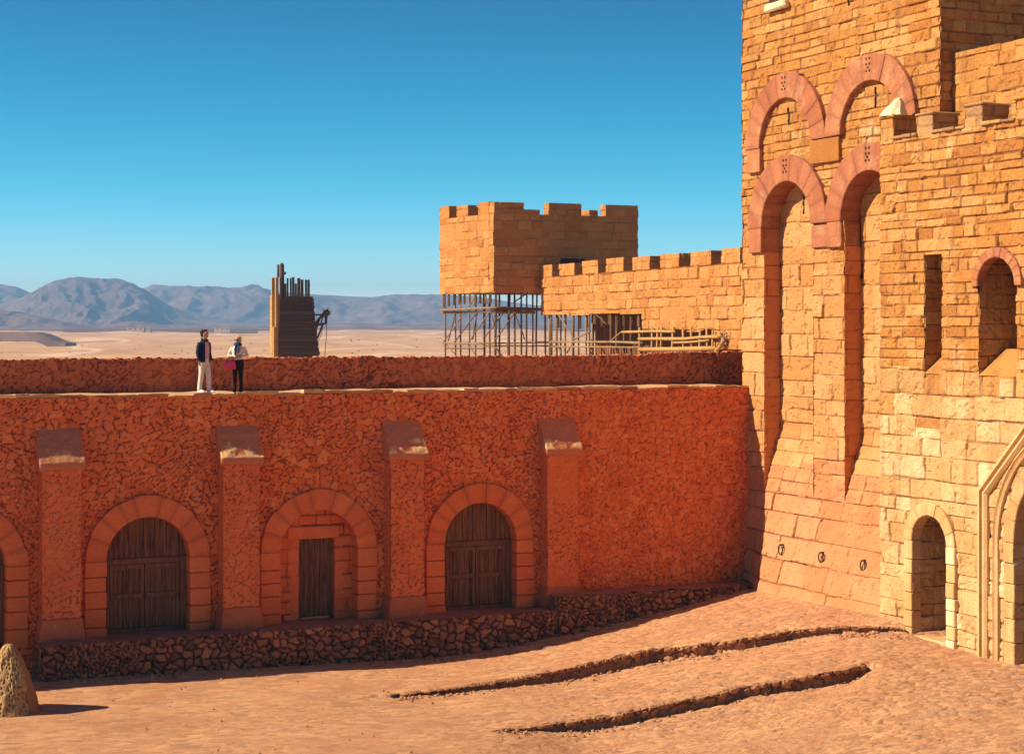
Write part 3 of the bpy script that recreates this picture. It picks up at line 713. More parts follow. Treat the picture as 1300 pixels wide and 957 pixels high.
for ai, cx in enumerate(ARCH):
    m = MB()
    vous(m, cx, ASP, 1.17, 1.77, -.42, .11, math.pi, 0, 9, 'T', rng, key=1.35)
    for sx in (-1, 1):
        xa, xb = (cx - 1.77, cx - 1.17) if sx < 0 else (cx + 1.17, cx + 1.77)
        stone_col(m, xa, xb, .85, ASP, -.42, .11, 5, 'T', rng)
    obj('arch_surround', m, M_REDSM, wall)
    y = .36
    if ai != 2:                                     # pair of old plank leaves under a plank tympanum
        d = MB(); arc = lambda x: ASP + math.sqrt(max(0, 1.22 ** 2 - (x - cx) ** 2))
        plank_row(d, cx - 1.2, cx + 1.2, y - .02, .04, 3.06, arc, (.12, .22), rng)
        do = obj('door', d, M_WOODDK, wall)
        fr = MB()
        fr.cbox((cx - 1.2, y - .12, 1.0), (cx - 1.02, y + .02, 3.1), .015, .3); fr.cbox((cx + .98, y - .12, 1.0), (cx + 1.2, y + .02, 3.1), .015, .4)
        fr.cbox((cx - 1.02, y - .13, 2.94), (cx + .98, y + .02, 3.10), .015, .8); fr.cbox((cx - 1.02, y - .10, 1.0), (cx + .98, y + .02, 1.14), .015, .5)
        obj('door_frame', fr, M_WOODDK, do)
        for sx in (-1, 1):
            xa, xb = (cx - 1.01, cx - .035) if sx < 0 else (cx - .015, cx + .97)
            l = MB(); plank_row(l, xa, xb, y + .01, .05, 1.15, 2.93, (.11, .2), rng)
            l.cbox((xa, y - .1, 1.98), (xb, y - .035, 2.12), .012, .75); l.cbox((xa, y - .1, 1.15), (xa + .1, y - .036, 2.93), .012, .55); l.cbox((xb - .1, y - .1, 1.15), (xb, y - .034, 2.93), .012, .6)
            l.cbox((xa + .01, y - .098, 2.80), (xb - .01, y - .033, 2.93), .012, .6)
            obj('door_leaf', l, M_WOODDK, do)
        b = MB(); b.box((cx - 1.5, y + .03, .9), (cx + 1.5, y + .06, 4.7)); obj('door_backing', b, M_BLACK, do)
    else:
        x0, x1, zt = -15.08, -13.98, 3.40
        A = axis(cx - 1.3, cx + 1.3, .036, (x0, x1)); B = axis(.9, 4.4, .036, (zt,)); AA, BB = np.meshgrid(A, B, indexing='ij')
        H, T, J = ashlar(AA, BB, 71, hf=(.3, .42), lf=(.35, .7), depth=.02, jw=.03, off=.01)
        b = MB(); b.panel((0, .33, 0), (1, 0, 0), (0, 0, 1), A, B, H, T, J, lambda a, z: ~((a > x0) & (a < x1) & (z < zt)))
        b.box((x0 - .28, .30, zt), (x0, .7, zt + .001)); b.box((x0 - .25, .345, .9), (x0, .62, zt)); b.box((x1, .345, .9), (x1 + .25, .62, zt))
        b.cbox((x0 - .36, .27, zt - .002), (x1 + .12, .6, zt + .36), .025, .8)
        obj('infill_wall', b, M_REDSM, wall)
        d = MB(); plank_row(d, x0 + .01, x1 - .01, .55, .05, 1.08, zt - .01, (.13, .2), rng)
        do = obj('door', d, M_WOODDK, wall)
        l = MB(); l.cbox((x0 + .82, .485, 2.2), (x0 + .86, .515, 2.34), .008, .4); obj('handle', l, M_IRON, do)

# parapet on the far side of the walkway
par = MB(); A = axis(-36, 3.6, .045); B = axis(7.4, 8.62, .045); AA, BB = np.meshgrid(A, B, indexing='ij')
H, T, J = rubble(AA, BB, 203, size=.26, depth=.035, jw=.15, bulge=.02, dist=.45, smear=.45)
topw = (vnoise(A * 2.2, A * 0, 3) - .5) * .06 + (vnoise(A * 7, A * 0, 4) - .5) * .04 + .12 * sm(-4, 2, A)
def shear(P):
    k = sm(7.9, 8.62, P[:, 2]); P[:, 2] += k * np.interp(P[:, 0], A, topw); return P
par.panel((0, 3.0, 0), (1, 0, 0), (0, 0, 1), A, B, H, T, J)
Bt = axis(0, .5, .06); AA, BB = np.meshgrid(A, Bt, indexing='ij')
Hh, Tt, Jt = rubble(AA, BB, 205, size=.22, depth=.05, jw=.25, bulge=.05)
par.panel((0, 3.0, 8.60), (1, 0, 0), (0, 1, 0), A, Bt, np.clip(Hh, -.05, .06), Tt, Jt)
par.box((-36, 3.06, -1.2), (3.6, 3.46, 8.52)); par.panel((3.6, 3.5, 0), (-1, 0, 0), (0, 0, 1), axis(0, 39.6, .4), axis(-1.3, 8.62, .4), *[np.zeros((len(axis(0, 39.6, .4)), len(axis(-1.3, 8.62, .4))))] * 3)
par.v = [shear(p) for p in par.v]
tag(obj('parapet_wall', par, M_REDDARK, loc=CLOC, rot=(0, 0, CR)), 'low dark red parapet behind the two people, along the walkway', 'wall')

# dry stone platform under the arcade
def platform(s0, s1, zt, t0, t1, seed, label):
    m = MB(); A = axis(s0, s1, .034); B = axis(-.45, zt, .034); AA, BB = np.meshgrid(A, B, indexing='ij')
    H, T, J = rubble(AA, BB, seed, size=.27, depth=.075, jw=.20, bulge=.06, aspect=1.3, dist=.28)
    m.panel((0, -t1, 0), (1, 0, 0), (0, 0, 1), A, B, H, T, J)
    A2 = axis(0, t1 - t0, .034)
    for x, da, O in ((s0, (0, -1, 0), (s0, -t0, 0)), (s1, (0, 1, 0), (s1, -t1, 0))):
        AA2, BB2 = np.meshgrid(A2, B, indexing='ij'); H, T, J = rubble(AA2 + x * 3, BB2, seed + 2, size=.25, depth=.1, jw=.3, bulge=.06)
        m.panel(O, da, (0, 0, 1), A2, B, H, T, J)
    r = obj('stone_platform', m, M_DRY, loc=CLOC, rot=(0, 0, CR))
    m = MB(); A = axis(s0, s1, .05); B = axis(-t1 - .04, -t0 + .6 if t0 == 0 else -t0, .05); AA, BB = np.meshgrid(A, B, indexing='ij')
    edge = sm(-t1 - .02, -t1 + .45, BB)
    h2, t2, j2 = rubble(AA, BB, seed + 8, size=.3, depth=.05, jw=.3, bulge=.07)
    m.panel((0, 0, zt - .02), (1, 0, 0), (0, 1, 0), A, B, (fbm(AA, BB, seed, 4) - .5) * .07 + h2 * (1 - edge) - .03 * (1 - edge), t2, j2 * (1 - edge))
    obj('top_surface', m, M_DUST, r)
    return tag(r, label, 'platform', 'dry stone platforms at the foot of the red wall')
platform(-22.7, -7.45, 1.06, 0, 1.22, 301, 'long dark dry stone platform below the arched doors')
platform(-7.45, -.35, 1.45, 0, 1.26, 311, 'short higher dry stone platform beside the tower foot, with no doors over it')

# ------------------------------------------------------------------ great tower
tower = croot('castle_tower')
tag(tower, 'tall ochre stone tower with two pairs of pink arches and tall niches', 'tower')
TZ = 23.5; FL = .31; ZF = 4.40
NI = [(.94, 3.70, 2.30), (5.34, 7.98, 6.66)]; NSP = 12.72; ND = .6
def tfield(AA, BB, sd):
    H, T, J = ashlar(AA, BB, sd, hf=(.21, .36), lf=(.35, 1.15), zsplit=12.4, hf2=(.38, .78), lf2=(.6, 1.5), depth=.034, jw=.03, off=.016)
    return H, T, J
# pale / pink zones follow real courses: tint also shifts with height
br = [n for a in NI for n in a[:2]]
A = axis(-.39, 9.85, .035, br); B = axis(.6, TZ, .036, (NSP, 2)); AA, BB = np.meshgrid(A, B, indexing='ij')
H, T, J = tfield(AA, BB, 401)
flare = np.maximum(0, ZF - BB) * FL * (.25 + .75 * sm(.0, 2.2, AA))
SLOT = [(2.34, 16.4, 15.86), (6.86, 16.5, 15.9), (5.54, 19.5, 19.06)]
def tmask(a, b):
    k = np.ones(a.shape, bool)
    for x0, x1, c in NI: k &= ~(((a > x0) & (a < x1) & (b < NSP) & (b > ZF)) | (np.hypot(a - c, b - NSP) < 1.6) & (b > NSP - .0))
    for x, zt, zb in SLOT: k &= ~((np.abs(a - x) < .055) & (b < zt) & (b > zb))
    return k
m = MB()
def split(mask, lo): return (lambda a, b: mask(a, b) & (b >= 5.9)) if not lo else (lambda a, b: mask(a, b) & (b < 5.9))
Tq = (T[:-1, :-1] - .5)
def zone(lo, hi): return lambda a, b: tmask(a, b) & (b + Tq * 2.6 > lo) & (b + Tq * 2.6 <= hi)
m.panel((0, 0, 0), (0, -1, 0), (0, 0, 1), A, B, H, T, J, zone(11.5, 99), 0, flare)
m.panel((0, 0, 0), (0, -1, 0), (0, 0, 1), A, B, H, T, J, zone(5.6, 11.5), 2, flare)
m.panel((0, 0, 0), (0, -1, 0), (0, 0, 1), A, B, H, T, J, zone(-9, 5.6), 1, flare)
for x0, x1, c in NI:
    A2 = axis(x0 - .02, x1 + .02, .036); B2 = axis(ZF - .02, 14.25, .036); AA, BB = np.meshgrid(A2, B2, indexing='ij')
    H, T, J = ashlar(AA, BB, 411, hf=(.5, .8), lf=(.5, 1.1), depth=.03, jw=.03, off=.012, zsplit=7, hf2=(.35, .55), lf2=(.5, 1.2))
    ex = -ND + np.maximum(0, ZF + ND / FL - BB) * FL
    sl = lambda a, b, c=c: ~((np.abs(a - c) < .05) & (b > 13.1) & (b < 13.68))
    m.panel((0, 0, 0), (0, -1, 0), (0, 0, 1), A2, B2, H, T, J, lambda a, b, T=T: sl(a, b) & (b + (T[:-1, :-1] - .5) * 2 > 5.4), 2, ex)
    m.panel((0, 0, 0), (0, -1, 0), (0, 0, 1), A2, B2, H, T, J, lambda a, b, T=T: sl(a, b) & (b + (T[:-1, :-1] - .5) * 2 <= 5.4), 1, ex)
    A3 = axis(0, ND, .04); B3 = axis(ZF, NSP - .75, .036); AA, BB = np.meshgrid(A3, B3, indexing='ij')
    H, T, J = ashlar(AA + x0, BB, 417, hf=(.45, .7), lf=(.7, 1.4), depth=.02, jw=.025, off=.01)
    m.panel((0, -x0, 0), (1, 0, 0), (0, 0, 1), A3, B3, H, T, J, None, 3)                      # jamb that faces the camera
    m.panel((ND, -x1, 0), (-1, 0, 0), (0, 0, 1), A3, B3, H, T, J, None, 3)
    for zz in (): pass
# side that faces the courtyard, far side, back
A = axis(0, 9, .04); B = axis(8, TZ, .04); AA, BB = np.meshgrid(A, B, indexing='ij'); H, T, J = tfield(AA + 30, BB, 421)
m.panel((0, -9.83, 0), (1, 0, 0), (0, 0, 1), A, B, H, T, J, None, 0)
A = axis(0, 9, .12); B = axis(.6, TZ, .12); AA, BB = np.meshgrid(A, B, indexing='ij'); H, T, J = tfield(AA + 60, BB, 423)
m.panel((9, .39, 0), (-1, 0, 0), (0, 0, 1), A, B, H, T, J, None, 0)
m.box((.9, -9.7, .5), (8.9, .3, TZ - .1), .4, .5, 0)
obj('tower_wall', m, [M_OCHRE, M_PINK, M_LOWT, M_JAMB] if False else [M_OCHRE, M_PINK, surf('niche_ashlar', [(.43, .205, .066), (.50, .265, .095), (.55, .325, .14), (.47, .235, .074)], mott=(.46, .195, .055), mscale=.9, mamt=.5, streak=(.38, .17, .06), fine=.35, joint=(.24, .10, .04), jamt=.75, bump=.4), surf('jamb_ashlar', [(.50, .17, .055), (.58, .22, .075)], mott=(.55, .18, .06), mscale=1, mamt=.4, joint=(.2, .07, .03), jamt=.7, bump=.4)], tower)
RINGS = []
for c in (2.28, 6.72):                                   # upper blind arches
    m = MB(); vous(m, c, 15.27, 1.43, 2.22, -.05, .15, math.pi, 0, 11, 'S', rng, jit=.025, gap=.014, key=.8)
    if c < 4: stone_col(m, c - 2.2, c - 1.43, 14.5, 15.27, -.05, .14, 1, 'S', rng)
    RINGS.append(obj('arch_ring', m, M_RING, tower))
m = MB(); stone_col(m, 3.66, 5.2, 14.5, 15.24, -.05, .13, 1, 'S', rng); obj('impost_block', m, M_OCHRE, tower)
for c in (2.32, 6.66):                                   # arches over the tall niches
    m = MB(); vous(m, c, NSP, 1.385, 2.2, -.62, .13, math.pi, 0, 11, 'S', rng, jit=.025, gap=.014, key=.8)
    stone_col(m, c - 2.1, c - 1.385, 11.93, NSP, -.62, .12, 1, 'S', rng)
    if c > 4: stone_col(m, c + 1.385, c + 2.05, 11.93, NSP, -.62, .12, 1, 'S', rng)
    RINGS.append(obj('arch_ring', m, M_RING, tower))
m = MB(); stone_col(m, 3.72, 5.27, 11.96, 12.66, -.62, .11, 1, 'S', rng); obj('impost_block', m, M_RING, tower)
for c, z0 in ((2.28, 17.08), (6.72, 17.08), (2.32, 14.5), (6.66, 14.5)):
    d = .152 if z0 > 16 else .132; m = MB()
    for dx, dz in ((-.08, -.1), (.08, -.1), (0, 0), (-.08, .1), (.08, .1), (-.08, .26), (.08, .26)):
        m.tube([(-d - .012, -(c + dx), z0 + dz), (-d + .03, -(c + dx), z0 + dz)], .036, 8)
    obj('keystone_dots', m, M_BLACK, RINGS.pop(0))
for x, zt, zb in SLOT:
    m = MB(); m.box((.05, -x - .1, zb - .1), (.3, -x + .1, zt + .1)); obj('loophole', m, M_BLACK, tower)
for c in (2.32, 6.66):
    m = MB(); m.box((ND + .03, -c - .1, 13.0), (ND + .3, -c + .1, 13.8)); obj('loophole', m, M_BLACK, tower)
m = MB(); m.cbox((-.22, -2.45, 19.5), (.02, -1.2, 19.76), .05, .5, jit=.03); so = obj('window_sill', m, M_WHITE, tower)
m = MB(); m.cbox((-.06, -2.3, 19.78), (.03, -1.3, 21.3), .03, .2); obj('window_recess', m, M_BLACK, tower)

for k, (tt, lab) in enumerate(((2.79, 'rusty iron ring on the sloping tower foot, nearest the red wall'), (4.97, 'rusty iron ring on the sloping tower foot, middle of three'), (7.08, 'rusty iron ring on the sloping tower foot, nearest the small arched doorway'))):
    z = 2.76; x = -(ZF - z) * FL; m = MB(); n = 16
    pts = [(.045 * 0 - .05 - .02 * math.sin(2 * math.pi * i / n), .085 * math.sin(2 * math.pi * i / n) - .0, -.14 + .15 * math.cos(2 * math.pi * i / n)) for i in range(n + 1)]
    m.tube(pts, .022, 6); m.tube([(.06, 0, 0), (-.07, 0, 0)], .03, 6)
    l = Matrix.Translation(CLOC) @ Matrix.Rotation(CR, 4, 'Z') @ Vector((x - .03, -tt, z + .1))
    tag(obj('iron_ring', m, M_IRON, loc=l, rot=(0, 0, CR), smooth=True), lab, 'iron ring', 'iron rings on the tower foot')

# ------------------------------------------------------------------ gatehouse block on the right
RS = -.95; GO = .95
gate = croot('gatehouse'); tag(gate, 'crenellated ochre and cream stone gatehouse front standing against the tower', 'gatehouse')
TE = 21.0
A = axis(8.4, TE, .035, (10.42, 11.16, 12.69, 14.13, 9.94, 11.43, 14.05)); B = axis(.3, 14.76, .036, (8.3, 11.5, 10.6))
AA, BB = np.meshgrid(A, B, indexing='ij')
H, T, J = ashlar(AA, BB, 503, hf=(.2, .35), lf=(.35, 1.1), zsplit=7.9, hf2=(.36, .66), lf2=(.55, 1.35), depth=.036, jw=.032, off=.018)
GC, GZ, GR = 16.4, 4.1, 2.35
def gmask(a, b):
    k = ~((a > 10.42) & (a < 11.16) & (b > 8.3) & (b < 11.5))
    k &= ~((a > 12.69) & (a < 14.13) & (b > 8.3) & (b < 10.7)) & ~(np.hypot(a - 13.41, b - 10.7) < .82)
    k &= ~((np.abs(a - 10.685) < .745) & (b < 3.75)) & ~((np.hypot(a - 10.685, b - 3.75) < .9) & (b >= 3.75))
    k &= ~((np.abs(a - GC) < GR) & (b < GZ)) & ~((np.hypot(a - GC, b - GZ) < GR + .12) & (b >= GZ))
    return k
Tg = (T[:-1, :-1] - .5) * 2.4
m = MB()
m.panel((RS, 0, 0), (0, -1, 0), (0, 0, 1), A, B, H, T, J, lambda a, b: gmask(a, b) & (b + Tg > 7.9), 0)
m.panel((RS, 0, 0), (0, -1, 0), (0, 0, 1), A, B, H, T, J, lambda a, b: gmask(a, b) & (b + Tg <= 7.9), 1)
A2 = axis(0, .8, .05); B2 = axis(14, 14.8, .05)
m.box((RS + .06, -TE, 13.9), (RS + .9, -8.42, 14.72), .5, 0, 0); m.box((RS + .05, -8.5, .3), (RS + .9, -8.42, 14.7), .5, 0, 0)
m.box((RS + 1.45, -TE, .3), (RS + 1.6, -8.42, 14.7), .5, 0, 0)
def jamb(t0, z0, z1, dep, sd, mat=0):
    A3 = axis(0, dep, .04); B3 = axis(z0, z1, .04); AA, BB = np.meshgrid(A3, B3, indexing='ij')
    H, T, J = ashlar(AA + t0 * 2, BB, sd, hf=(.3, .5), lf=(.6, 1.1), depth=.025, jw=.03, off=.014)
    m.panel((RS, -t0, 0), (1, 0, 0), (0, 0, 1), A3, B3, H, T, J, None, mat)
def rjamb(t1, z0, z1, dep): m.box((RS + .03, -t1 - .15, z0), (RS + dep, -t1 - .002, z1), .5, 0, 0)
jamb(10.42, 8.2, 11.5, 1.4, 511); rjamb(11.16, 8.2, 11.5, 1.4); m.box((RS + .03, -11.3, 11.5), (RS + 1.4, -10.3, 11.7))
jamb(12.69, 8.2, 11.6, 1.4, 513); rjamb(14.13, 8.2, 11.6, 1.4); m.box((RS + .1, -14.3, 11.55), (RS + 1.4, -12.5, 11.7))
jamb(9.94, .4, 4.7, 1.42, 515, 1); rjamb(11.43, .4, 3.8, 1.42); m.box((RS + .3, -11.6, 4.5), (RS + 1.4, -9.8, 4.6))
jamb(14.05, .4, 6.7, 1.45, 517, 1); m.box((RS + .4, -18.9, 6.5), (RS + 1.4, -13.9, 6.7))
for x0, x1 in ((10.42, 11.16), (12.69, 14.13)):          # splayed sills
    P = [(RS - .01, -x0, 8.3), (RS - .01, -x1, 8.3), (RS + .75, -x1, 8.98), (RS + .75, -x0, 8.98), (RS + 1.4, -x1, 8.99), (RS + 1.4, -x0, 8.99)]
    m.add(P, [(0, 3, 2, 1), (3, 5, 4, 2)], .45, 0, 0)
obj('gatehouse_wall', m, [M_OCHRE, M_CREAM], gate)
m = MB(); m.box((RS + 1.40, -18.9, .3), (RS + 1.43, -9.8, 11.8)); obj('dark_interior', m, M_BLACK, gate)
m = MB(); vous(m, 13.41, 10.6, .72, .98, GO - .2, GO + .09, math.pi, 0, 11, 'S', rng, jit=.015, gap=.006); obj('window_arch', m, M_RING, gate)
m = MB(); vous(m, 10.685, 3.75, .745, 1.1, GO - .25, GO + .1, math.pi, 0, 7, 'S', rng, jit=.012, gap=.008)
stone_col(m, 9.585, 9.94, .9, 3.75, GO - .25, GO + .085, 6, 'S', rng); stone_col(m, 11.43, 11.785, .8, 3.75, GO - .25, GO + .1, 7, 'S', rng)
obj('doorway_arch', m, M_MOULD, gate)
m = MB(); m.cbox((RS - .12, -11.43, .7), (RS + 1.4, -9.94, 1.2), .03, .5); obj('threshold', m, M_MOULD, gate)

def moulding(path, prof, nm):
    """sweep a relief profile [(across, out)] along a path in the (t, z) plane"""
    m = MB(); P = [Vector((a, b)) for a, b in path]; rings = []
    for i, p in enumerate(P):
        d1 = (P[min(i + 1, len(P) - 1)] - P[i]); d0 = P[i] - P[max(i - 1, 0)]
        d1 = d1.normalized() if d1.length else d0.normalized(); d0 = d0.normalized() if d0.length else d1
        n0 = Vector((-d0.y, d0.x)); n1 = Vector((-d1.y, d1.x)); n_ = (n0 + n1).normalized(); k = 1 / max(.5, n_.dot(n0))
        rings.append([(RS - o, -(p.x + n_.x * a * k), p.y + n_.y * a * k) for a, o in prof])
    m.loft(rings, .6); return obj(nm, m, M_MOULD, gate)
PR = [(-.16, -.03), (-.16, .06), (-.10, .13), (-.05, .13), (-.03, .05), (.03, .05), (.05, .15), (.12, .15), (.16, .08), (.16, -.03)]
moulding([(12.92, .5), (12.92, 5.32), (16.4, 8.75), (19.9, 5.32), (19.9, .5)], PR, 'gate_moulding')
PR2 = [(-.1, -.03), (-.1, .07), (-.04, .11), (0, .05), (.04, .12), (.1, .07), (.1, -.03)]
arc = [(GC - 3.0, .5), (GC - 3.0, 2.3)] + [(GC + 3.0 * math.cos(a), GZ + 3.0 * math.sin(a)) for a in np.linspace(math.pi, 0, 30)] + [(GC + 3.0, 2.3), (GC + 3.0, .5)]
moulding(arc, PR2, 'gate_arch')
m = MB(); vous(m, GC, GZ, GR, GR + .4, GO - .3, GO + .03, math.pi, 0, 15, 'S', rng, jit=.02); stone_col(m, GC - GR - .38, GC - GR, .5, GZ, GO - .3, GO + .03, 7, 'S', rng, jit=.03)
obj('gate_arch', m, M_CREAM, gate)

mf = lambda a, z, s: ashlar(a, z, 600 + s, hf=(.26, .36), lf=(.4, .8), depth=.03, jw=.03, off=.012)
M_OLDM = surf('grey_brown_merlon', [(.32, .17, .08), (.42, .24, .10), (.50, .27, .085)], mott=(.26, .15, .085), mscale=2, mamt=.6, joint=(.18, .08, .04), jamt=.7)
for k, (t0, t1, zt) in enumerate(((8.42, 9.02, 15.36), (10.05, 10.77, 15.26), (12.12, 12.82, 15.28), (14.1, 14.9, 15.26), (16.2, 17.0, 15.26), (18.3, 19.1, 15.26))):
    m = MB(); relief_box(m, (RS, -t1, 14.73), (RS + .85, -t0, zt), mf, .04, 'xyXY', seed=k * 5)
    m.cbox((RS - .05, -t1 - .05, zt - .005), (RS + .9, -t0 + .04, zt + .07), .03, .5, jit=.015)
    obj('merlon', m, M_OCHRE if k in (0, 3) else M_OLDM, gate)
m = MB()
for t0, t1 in ((9.0, 10.08), (10.75, 12.14), (12.8, 14.12), (14.88, 16.2), (17., 18.3), (19.1, 21)):
    x = t0
    while x < t1 - .05:
        L = min(rng.uniform(.3, .6), t1 - x); m.cbox((RS - .07 + rng.uniform(-.02, .02), -x - L + .005, 14.74), (RS + .9, -x, 14.82 + rng.uniform(-.01, .02)), .02, rng.random(), jit=.008); x += L
obj('coping', m, M_OLDM, gate)
# weathered pale lump on the first merlon
m = MB(); ang = [2 * math.pi * i / 10 for i in range(10)]; rings = []
for z, k, ox, oy in ((0, 1, 0, 0), (.1, .96, .0, 0), (.22, .74, .02, -.06), (.36, .5, .02, -.14), (.46, .26, 0, -.2), (.5, .08, 0, -.22)):
    rings.append([(math.cos(a) * .36 * k * rng.uniform(.86, 1.1) + ox, math.sin(a) * .46 * k * rng.uniform(.86, 1.1) + oy, z + rng.uniform(-.015, .015)) for a in ang])
m.loft(rings)
l = Matrix.Translation(CLOC) @ Matrix.Rotation(CR, 4, 'Z') @ Vector((RS + .25, -8.7, 15.42))
tag(obj('stone_lump', m, M_WHITE, loc=l, rot=(0, 0, CR)), 'pale broken stone lump on top of the merlon nearest the tower', 'stone')

# set-back wall on the tower's right
m = MB(); A = axis(9.86, 20, .045); B = axis(13, 17.1, .045); AA, BB = np.meshgrid(A, B, indexing='ij')
H, T, J = ashlar(AA, BB, 551, hf=(.3, .4), lf=(.5, 1.1), depth=.035, jw=.03, off=.015)
m.panel((.45, 0, 0), (0, -1, 0), (0, 0, 1), A, B, H, T, J); m.box((.5, -20, 1), (1.2, -9.86, 17.08))
tag(obj('upper_wall', m, M_OCHRE, loc=CLOC, rot=(0, 0, CR)), 'plain ochre stone wall set back above the gatehouse battlements, right of the tower', 'wall')

# ------------------------------------------------------------------ curtain wall on stilts
P0 = Vector((1.78, 113.0, 0)); P1 = Vector((10.86, 88.0, 0)); d = (P1 - P0).normalized(); n = Vector((d.y, -d.x, 0))   # n faces left
if n.x > 0: n = -n
CL = (P1 - P0).length
crz = math.atan2(-n.y, -n.x)                             # local x = -n (into the wall), local y = -d
cur = empty('curtain_wall', P0, crz); tag(cur, 'crenellated ochre curtain wall raised on poles, joining the tower', 'wall')
def cl(px):                                             # distance along the wall seen at photo column px
    r = (px - 650) / F; return (r * P0.y - P0.x) / (d.x - r * d.y)
ZW = 12.7; ZM = 13.44
a815, a905 = cl(815), cl(905)
LEN = CL + 8
A = axis(0, LEN, .06, (a815, a905)); B = axis(7, ZW, .06); AA, BB = np.meshgrid(A, B, indexing='ij')
H, T, J = ashlar(AA, BB, 701, hf=(.42, .62), lf=(.6, 1.3), depth=.05, jw=.05, off=.03, rough=.02)
bot = lambda a: np.where(a < a815, 10.40 + .12 * np.sin(a * .8) * .3, np.where(a < a905, 9.45 + .08 * np.sin(a * 1.7), 8.55))
m = MB(); m.panel((0, 0, 0), (0, -1, 0), (0, 0, 1), A, B, H, T, J, lambda a, b: b > bot(a))
m.box((.06, -a815, 10.45), (.6, -.02, ZW - .03), .4, .3); m.box((.06, -a905, 9.55), (.6, -a815 - .01, ZW - .03), .4, .3); m.box((.06, -LEN, 8.6), (.6, -a905 - .01, ZW - .03), .4, .3)
A2 = axis(0, .62, .06); B2 = axis(10.4, ZW, .06); AA, BB = np.meshgrid(A2, B2, indexing='ij'); H, T, J = ashlar(AA + 7, BB, 703, hf=(.42, .62), lf=(.5, .9), depth=.04, jw=.05)
m.panel((.62, 0, 0), (-1, 0, 0), (0, 0, 1), A2, B2, H, T, J)
obj('wall_face', m, M_FAR, cur)
ff = lambda a, z, s: ashlar(a, z, 720 + s, hf=(.4, .5), lf=(.5, .9), depth=.04, jw=.045, off=.02)
# merlons as the photograph shows them: pairs of left/right columns
z7 = lambda x: 540 + x / 3.095
for k, (x0, x1) in enumerate(((455, 498), (526, 585), (616, 678), (711, 778), (812, 882), (922, 997), (1040, 1122), (1164, 1238))):
    m = MB(); relief_box(m, (0, -cl(z7(x1)), ZW - .01), (.95, -cl(z7(x0)), ZM + rng.uniform(-.05, .05)), ff, .07, 'xyXY', seed=k * 5); obj('merlon', m, M_FAR, cur)
m = MB(); m.box((.6, -LEN, 10.46), (3.4, -.05, 10.6)); m.box((3.4, -LEN, 9.5), (3.8, -.05, 12.2)); obj('deck', m, M_POLE, cur)
m = MB(); y = a815 - 12.8
while y < a905 - 1.0:                                     # board screen behind the deck, coloured dark to stand for shade
    wd = rng.uniform(.14, .3); m.cbox((2.6 + rng.uniform(-.03, .03), -y - wd, 6.6), (2.66, -y - .01, 10.5), .01, rng.random() * .6); y += wd
obj('board_screen', m, M_WOODDK, cur)

# ------------------------------------------------------------------ raised square tower
K0 = Vector((-1.10, 112.0, 0)); KL = Vector((-4.62, 118.0, 0)); KR = Vector((7.87, 115.7, 0))
ex = (KR - K0).normalized(); wid = (KR - K0).length; eyl = (KL - K0); dep = 7.0
rz = math.atan2(ex.y, ex.x)
keep = empty('raised_tower', K0, rz); tag(keep, 'square crenellated stone tower raised on scaffolding in the distance', 'tower')
kb = lambda a, z, s: ashlar(a, z, 800 + s, hf=(.38, .58), lf=(.55, 1.3), depth=.05, jw=.05, off=.03, rough=.02)
# left wall leans with the real plan angle: local y axis is not square, so build in a sheared frame
ey = eyl.normalized(); eyL = Vector((ey.dot(ex), ey.dot(Vector((-ex.y, ex.x, 0))), 0))
ZB, ZP, ZK = 11.76, 16.55, 17.30
def shearbox(lo, hi, sd, faces, res=.075):
    b = MB(); relief_box(b, lo, hi, kb, res, faces, seed=sd)
    for i, v_ in enumerate(b.v):
        q_ = v_.copy(); q_[:, 0] = v_[:, 0] + v_[:, 1] * eyL.x; q_[:, 1] = v_[:, 1] * eyL.y; b.v[i] = q_
    return b
LD = eyl.length
m = MB()
parts = [shearbox((0, 0, ZB), (wid, .6, ZP), 1, 'xyXY'), shearbox((0, .6, ZB + .01), (.6, LD, ZP), 2, 'xX'), shearbox((wid - .6, .6, ZB + .01), (wid, LD, ZP), 3, 'xX'), shearbox((.6, LD - .6, ZB + .02), (wid - .6, LD, ZP), 4, 'yY')]
for b in parts:
    for (f_, mm) in b.f: m.f.append((f_ + m.n, mm))
    m.v += b.v; m.t += b.t; m.j += b.j; m.n += b.n
m.box((.5, .5, ZP - .75), (wid - .5, LD * .9, ZP - .6)); m.box((.3, .3, ZB + .1), (wid - .3, LD * .9, ZB + .25))
obj('tower_wall', m, M_FAR, keep)
fx = lambda px: (lambda r: (r * K0.y - K0.x) / (ex.x - r * ex.y))((px - 650) / F)
fy = lambda px: (lambda r: (r * K0.y - K0.x) / (ey.x - r * ey.y))((px - 650) / F)
mer = [('f', fx(627.5), fx(665)), ('f', fx(697), fx(738)), ('f', fx(769), fx(810)), ('l', fy(570), LD), ('l', fy(594), fy(580)), ('l', .62, fy(607)), ('r', 1.6, 3.0), ('r', 4.6, 6.2), ('b', 2, 3.4), ('b', 5, 6.6)]
for k, (w_, a, b_) in enumerate(mer):
    zk = ZK + rng.uniform(-.06, .06)
    if w_ == 'f': b = shearbox((a, 0, ZP - .01), (b_, .6, zk), 10 + k, 'xyXY')
    elif w_ == 'l': b = shearbox((0, a, ZP - .01), (.6, b_, zk), 10 + k, 'xyXY')
    elif w_ == 'r': b = shearbox((wid - .6, a, ZP - .01), (wid, b_, zk), 10 + k, 'xyXY')
    else: b = shearbox((a, LD - .6, ZP - .01), (b_, LD, zk), 10 + k, 'xyXY')
    obj('merlon', b, M_FAR, keep)
m = MB(); m.box((fx(712), -.04, ZB + 1.72), (fx(742), .1, ZB + 2.15)); obj('doorway', m, M_BLACK, keep)

